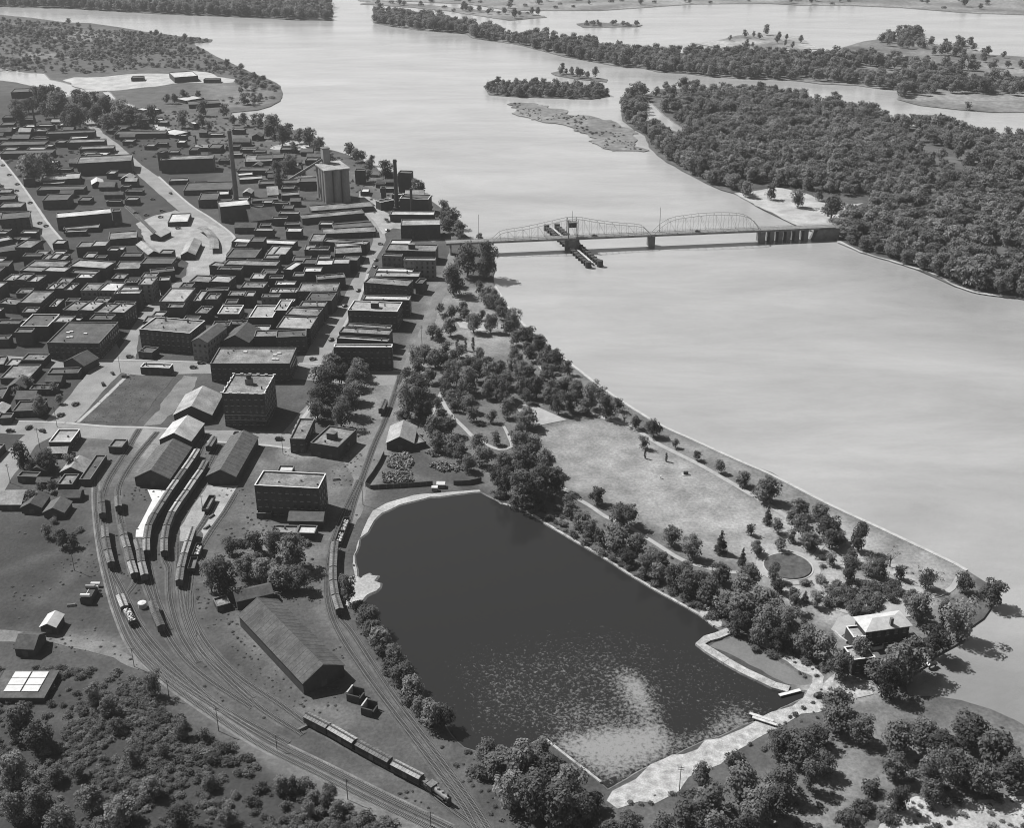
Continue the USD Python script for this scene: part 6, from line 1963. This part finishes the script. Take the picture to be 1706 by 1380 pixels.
grove('the young upper park trees', items('B1', '1210,660,32 1290,690,38 1350,660,42 1160,800,48 1280,790,48 1430,770,48 1540,770,48 1480,700,30t 1240,720,26 1400,720,30t 1200,840,40') + items('X', '740,600,10 775,520,9 812,500,10 835,520,11 845,545,11 858,560,12 880,580,11 800,480,10 820,495,10'))
for k, x in enumerate((1325, 1377, 1428)):
    px, py = P('B1', x, 905)
    tree(px, py, 5.2, 'p', f'dark column tree, {circ(k)} from the left of the three in the upper park', 'three dark column trees')
grove('the hedge behind the white house', fill('P6', '660,880 720,830 860,840 1000,820 1190,850 1210,920 1130,960 1000,1010 900,1020 740,960 670,940', 34, 44, 64, 's', 4, .45), 'shrubs of the long hedge')
grove('the bridge end', items('P1', '30,270,62 215,345,36 100,570,112 270,570,100 250,630,70') + items('B1', '1300,480,72 1280,450,60 1520,560,60 1560,610,52 1610,650,52 1660,760,40 1680,740,30') + items('C1', '20,760,48 100,850,58 180,880,50 290,990,50'))
grove('the bathing beach', items('P2', '1080,45,55 1310,80,68 1590,170,92 1480,60,50'))
grove('the river mills', items('B0', '620,985,42 660,1010,38 700,1020,32 760,1045,27 740,1100,42 730,1150,34 850,1120,48 1060,1210,44 1085,1235,34 1235,1350,38') + items('P4', '1420,660,46 1440,720,42 1500,800,72 1560,880,62 1440,850,62 1560,950,52 1400,780,52'))
grove('the upper river bank', items('B0', '115,820,58 80,850,42 210,850,42 280,890,42 350,900,48 170,890,48 420,940,36 400,960,36 210,1060,62 470,1050,62 150,1160,52 30,790,40 250,960,30'))
grove('the upper town', items('A0', '505,640,48 620,640,36 700,690,62 560,680,52 790,710,58 850,750,62 400,690,72 330,650,62 480,760,72 700,800,52 640,760,52 250,650,52 1470,725,38 1530,780,27 1595,785,37 1670,785,32 1090,640,27 1145,640,27 1210,615,27 1300,620,22 1600,640,32 1660,630,22 '
      '1330,700,42 1200,770,48 1320,790,37 990,745,48 200,1085,92 300,1080,64 1370,820,27 420,780,40 350,720,50 560,760,45 760,780,45 300,720,45 920,790,40 380,600,30 180,680,50 120,740,50'))
grove('the yards left of the avenue', items('Q5', '170,880,90 370,920,82 260,960,64 570,930,58 330,1140,40 420,1130,52 250,1230,58 330,470,62 230,285,50 440,330,40 480,420,35 130,360,40') + items('A2', '300,760,42 400,820,52 480,830,42 520,760,30s 350,700,30s'))
grove('the dark lower left field', items('X', '30,1205,26 62,1225,22 158,1160,14u 180,1178,14 255,1140,16u 303,1215,15 192,1208,13 130,1280,16 150,1335,20 62,1335,26 200,1352,24 250,1312,19 20,1290,25 340,1225,10 100,1370,24 300,1360,22 345,1300,14 25,1350,24 90,1290,16 220,1260,14 170,1375,20 380,1360,16 270,1250,12'))
grove('the trackside bushes', fill('X', '330,1225 420,1252 520,1298 640,1365 730,1410 560,1420 420,1390 330,1320', 40, 8, 15, 's', 6, .85) + fill('X', '440,1290 520,1310 620,1370 560,1385 470,1350', 7, 12, 16, 'b', 9), 'bushes along the main track')
grove('the weedy slope below the barn', fill('X', '90,1110 230,1130 320,1220 330,1300 200,1320 60,1260 40,1180', 26, 5, 11, 's', 16, 1.3), 'bushes of the weedy slope')

# forests and undergrowth as masses


def forest_proto(var):
    B = crown_blobs('b' if var < 3 else 's', 500 + var)
    v, f = leaf_cloud(B, 900 + var, .12 if var < 3 else .14, 170 if var < 3 else 130)
    return v, f


FP = [forest_proto(i) for i in range(5)]


def mass(name, label, cat, xy, scales, protos, seed, mat='forest', z=0.0):
    xy = np.asarray(xy)
    pi = UsdGeom.PointInstancer.Define(stage, numbered('/World/' + name))
    r = np.random.default_rng(seed)
    paths = []
    for k, i in enumerate(protos):
        x = UsdGeom.Xform.Define(stage, f'{pi.GetPath()}/crown_{k:03d}')
        usdkit.mesh(stage, f'{x.GetPath()}/foliage', FP[i], M[mat])
        paths.append(x.GetPath())
    pi.CreatePrototypesRel().SetTargets(paths)
    n = len(xy)
    pi.CreateProtoIndicesAttr(Vt.IntArray.FromNumpy(r.integers(0, len(protos), n).astype(np.int32)))
    pi.CreatePositionsAttr(Vt.Vec3fArray.FromNumpy(np.c_[xy, np.full(n, z)].astype(np.float32)))
    pi.CreateScalesAttr(Vt.Vec3fArray.FromNumpy(np.asarray(scales, np.float32)))
    a = r.uniform(0, 2 * np.pi, n)
    pi.CreateOrientationsAttr(Vt.QuathArray([Gf.Quath(float(math.cos(t / 2)), 0, 0, float(math.sin(t / 2))) for t in a]))
    tag(pi, label, cat, None, 'stuff')
    return n


SMALL = plant_all(285)
mass('distant_trees', 'small distant trees dotted through the upper town and river bank', 'trees', SMALL[:, :2], np.c_[SMALL[:, 2], SMALL[:, 2], SMALL[:, 2] * 1.08], (0, 1, 2), 51, 'leaf')


def view_px(x, y):
    d = y * CP + CAM_H * SP
    return PW / 2 + FOC * x / d, PH / 2 - FOC * (-CAM_H * CP + y * SP) / d


def scatter(area, spacing, seed, dens=None, jit=.45):
    x0, y0, x1, y1 = area.bounds
    r = np.random.default_rng(seed)
    X, Y = np.meshgrid(np.arange(x0, x1, spacing), np.arange(y0, y1, spacing))
    p = np.c_[X.ravel(), Y.ravel()] + r.uniform(-jit, jit, (X.size, 2)) * spacing
    px, py = view_px(p[:, 0], p[:, 1])
    ok = (px > -160) & (px < PW + 160) & (py > -60) & (py < PH + 260) & shapely.contains_xy(area, p[:, 0], p[:, 1])
    p = p[ok]
    if dens is not None:
        p = p[r.uniform(0, 1, len(p)) < dens(p[:, 0], p[:, 1])]
    return p, r


def forest(name, label, area, spacing, r0, r1, seed, dens=None, protos=(0, 1, 2), mat='forest', tall=1.0, cat='woods'):
    p, r = scatter(area, spacing, seed, dens)
    big = .75 + .5 * meshkit.noise(np.c_[p / 45, p[:, :1] * 0], seed)
    R = r.uniform(r0, r1, len(p)) * big
    n = mass(name, label, cat, p, np.c_[R, R, R * r.uniform(.9, 1.25, len(p)) * tall], protos, seed, mat)
    print(name, n)


beach_poly = poly(gp('1222,300 1300,312 1380,322 1450,330 1450,362 1402,376 1388,396 1330,377 1260,342'), 8, 0)
clear = lambda x, y: 1.0 - .85 * (meshkit.noise(np.c_[x / 70, y / 70, x * 0], 77) > .76)
forest('forest', 'dense woods covering the wooded island across the river', east.buffer(-3).difference(beach_poly), 8.5, 5.5, 9.0, 31, clear)
nd = lambda x, y: np.where(x < 380, 1.0, np.clip((meshkit.fbm(np.c_[x / 150, y / 110, x * 0], 3, 9) - .46) * 5 + np.clip((540 - x) / 200, -.3, 1), .03, 1))
forest('forest', 'long belt of woods on the far bank', north.buffer(-3), 12, 6.0, 9.5, 32, nd)
forest('forest', 'dark woods on the top left far bank', farleft.buffer(-4), 15, 8, 12, 33)
pen_area = poly(gp('-200,30 60,34 240,55 330,64 355,68 318,74 400,114 450,134 468,146 466,166 430,180 360,170 400,150 380,128 330,118 250,112 180,122 60,122 -200,110'), 15, 6, 3)
pd = lambda x, y: np.clip((meshkit.fbm(np.c_[x / 140, y / 90, x * 0], 3, 21) - .36) * 4, .35, 1)
forest('scrub', 'rough scrub and low trees covering the upper left peninsula', pen_area.buffer(-4), 10, 2.5, 6.0, 34, pd, (0, 3, 4), 'forest', .8, 'scrub')
forest('scrub', 'low willows covering the long narrow river island', isle1.buffer(-2), 8, 3.5, 6.5, 35, None, (0, 1, 3), 'forest', 1.0, 'scrub')
forest('scrub', 'row of bushes on the thin sandbar islet', isle2.buffer(-3), 11, 3.0, 6.0, 36, lambda x, y: .6 + 0 * x, (0, 1), 'forest', 1.3, 'scrub')
forest('scrub', 'low weeds on the bare mud flat', mudflat.buffer(-3), 7, 1.0, 2.6, 47, lambda x, y: np.clip((meshkit.fbm(np.c_[x / 25, y / 25, x * 0], 3, 15) - .42) * 5, 0, .8), (3, 4), 'forest', .7, 'scrub')
forest('scrub', 'scattered trees on the flat grassy marsh', marsh.buffer(-3), 30, 4, 7, 37, lambda x, y: .3 + 0 * x, (0, 1), 'forest', 1.3, 'scrub')
forest('scrub', 'bushes on the thin marsh strips of the distance', strip2.buffer(-3), 24, 5, 9, 38, lambda x, y: .55 + 0 * x, (0, 3), 'forest', .9, 'scrub')
forest('scrub', 'faint bushes on the pale distant shore', strip3.buffer(-3), 50, 6, 10, 39, lambda x, y: .4 + 0 * x, (0, 3), 'forest', .9, 'scrub')
forest('scrub', 'bushes on the tiny flat islet', isle_far.buffer(-2), 15, 4, 7, 40, lambda x, y: .6 + 0 * x, (0, 3), 'forest', .8, 'scrub')
forest('undergrowth', 'weeds and bushes in the upper town yards', poly(gp('-50,190 300,185 470,210 560,260 640,300 740,360 740,400 500,330 300,260 -50,330'), 15, 0).difference(shapely.unary_union(FOOT + ROADS).buffer(2)), 9, 1.0, 3.0, 41,
       lambda x, y: .5 + 0 * x, (3, 4), 'leaf', .8, 'undergrowth')
forest('undergrowth', 'rank weeds filling the lower left corner', poly(gp('-60,1110 200,1115 300,1195 420,1262 640,1385 640,1480 -100,1480'), 10, 0), 2.2, .6, 2.4, 42,
       lambda x, y: np.clip((meshkit.fbm(np.c_[x / 14, y / 14, x * 0], 3, 4) - .36) * 5, .08, 1), (3, 4), 'leaf', .8, 'undergrowth')
forest('undergrowth', 'weeds along the lagoon and railway banks', poly(gp('590,1010 620,1010 690,1120 760,1235 800,1260 900,1240 1000,1320 1000,1400 850,1400 760,1290 690,1190 620,1080'), 8, 0).difference(lagoon), 3.2, .5, 1.6, 43,
       lambda x, y: .5 + 0 * x, (3, 4), 'leaf', .7, 'undergrowth')
forest('undergrowth', 'low growth on the bank between lagoon and park', poly(gp('835,843 880,858 940,897 1020,944 1100,992 1190,1048 1240,1050 1340,1130 1380,1130 1380,1060 1300,1010 1180,960 1060,900 960,850 900,815 850,830'), 8, 0).difference(lagoon), 3.4, .7, 2.2, 44,
       lambda x, y: .5 + 0 * x, (3, 4), 'leaf', .7, 'undergrowth')
forest('undergrowth', 'rough growth on the ground by the causeway and the point', poly(gp('1020,1345 1150,1290 1290,1215 1380,1140 1480,1120 1500,1180 1420,1230 1370,1300 1260,1380 1230,1440 1000,1440'), 8, 0), 4.0, .6, 2.0, 45,
       lambda x, y: np.clip((meshkit.fbm(np.c_[x / 20, y / 20, x * 0], 3, 14) - .45) * 5, 0, .9), (3, 4), 'leaf', .7, 'undergrowth')
forest('undergrowth', 'bushes under the trees of the lower right spit', se_isle.buffer(-4), 5, .8, 2.4, 46, lambda x, y: np.clip((meshkit.fbm(np.c_[x / 20, y / 20, x * 0], 3, 15) - .45) * 5, 0, .8), (3, 4), 'leaf', .7, 'undergrowth')

# ---------------------------------------------------------------- the summer haze over the valley
usdkit.material(stage, '/World/Looks/haze_air', {'v': ('principled_volume', {'color': (.95, .95, .95), 'density': HAZE, 'anisotropy': .2})}, [], volume='v.volume')
hz = MB().box(-3200, 3200, -300, 6500, -6, 330).build('haze', UsdShade.Material.Get(stage, '/World/Looks/haze_air'))
tag(hz, 'thin summer haze over the river valley', 'haze', None, 'stuff')

yard = poly(gp('20,880 160,870 200,830 350,720 640,740 600,860 590,1000 690,1170 800,1380 700,1380 330,1180 200,1100 20,1080'), 8, 0).difference(shapely.unary_union(FOOT + ROADS).buffer(1.5)).difference(lagoon)
yard = yard.difference(shapely.unary_union([LineString(p).buffer(2.6) for p in TRACKS.values()]))
forest('undergrowth', 'weed tufts scattered over the rail yard and left field', yard, 3.0, .3, 1.0, 48, lambda x, y: np.clip((meshkit.fbm(np.c_[x / 22, y / 22, x * 0], 3, 31) - .46) * 4, .01, .7), (3, 4), 'leaf', .6, 'undergrowth')
lot = poly(gp('131,703 208,626 262,640 290,628 262,664 226,706'), 6, 0)
forest('undergrowth', 'weed tufts on the vacant lot', lot, 2.5, .2, .7, 49, lambda x, y: np.clip((meshkit.fbm(np.c_[x / 12, y / 12, x * 0], 3, 32) - .42) * 4, .02, .7), (3, 4), 'leaf', .6, 'undergrowth')
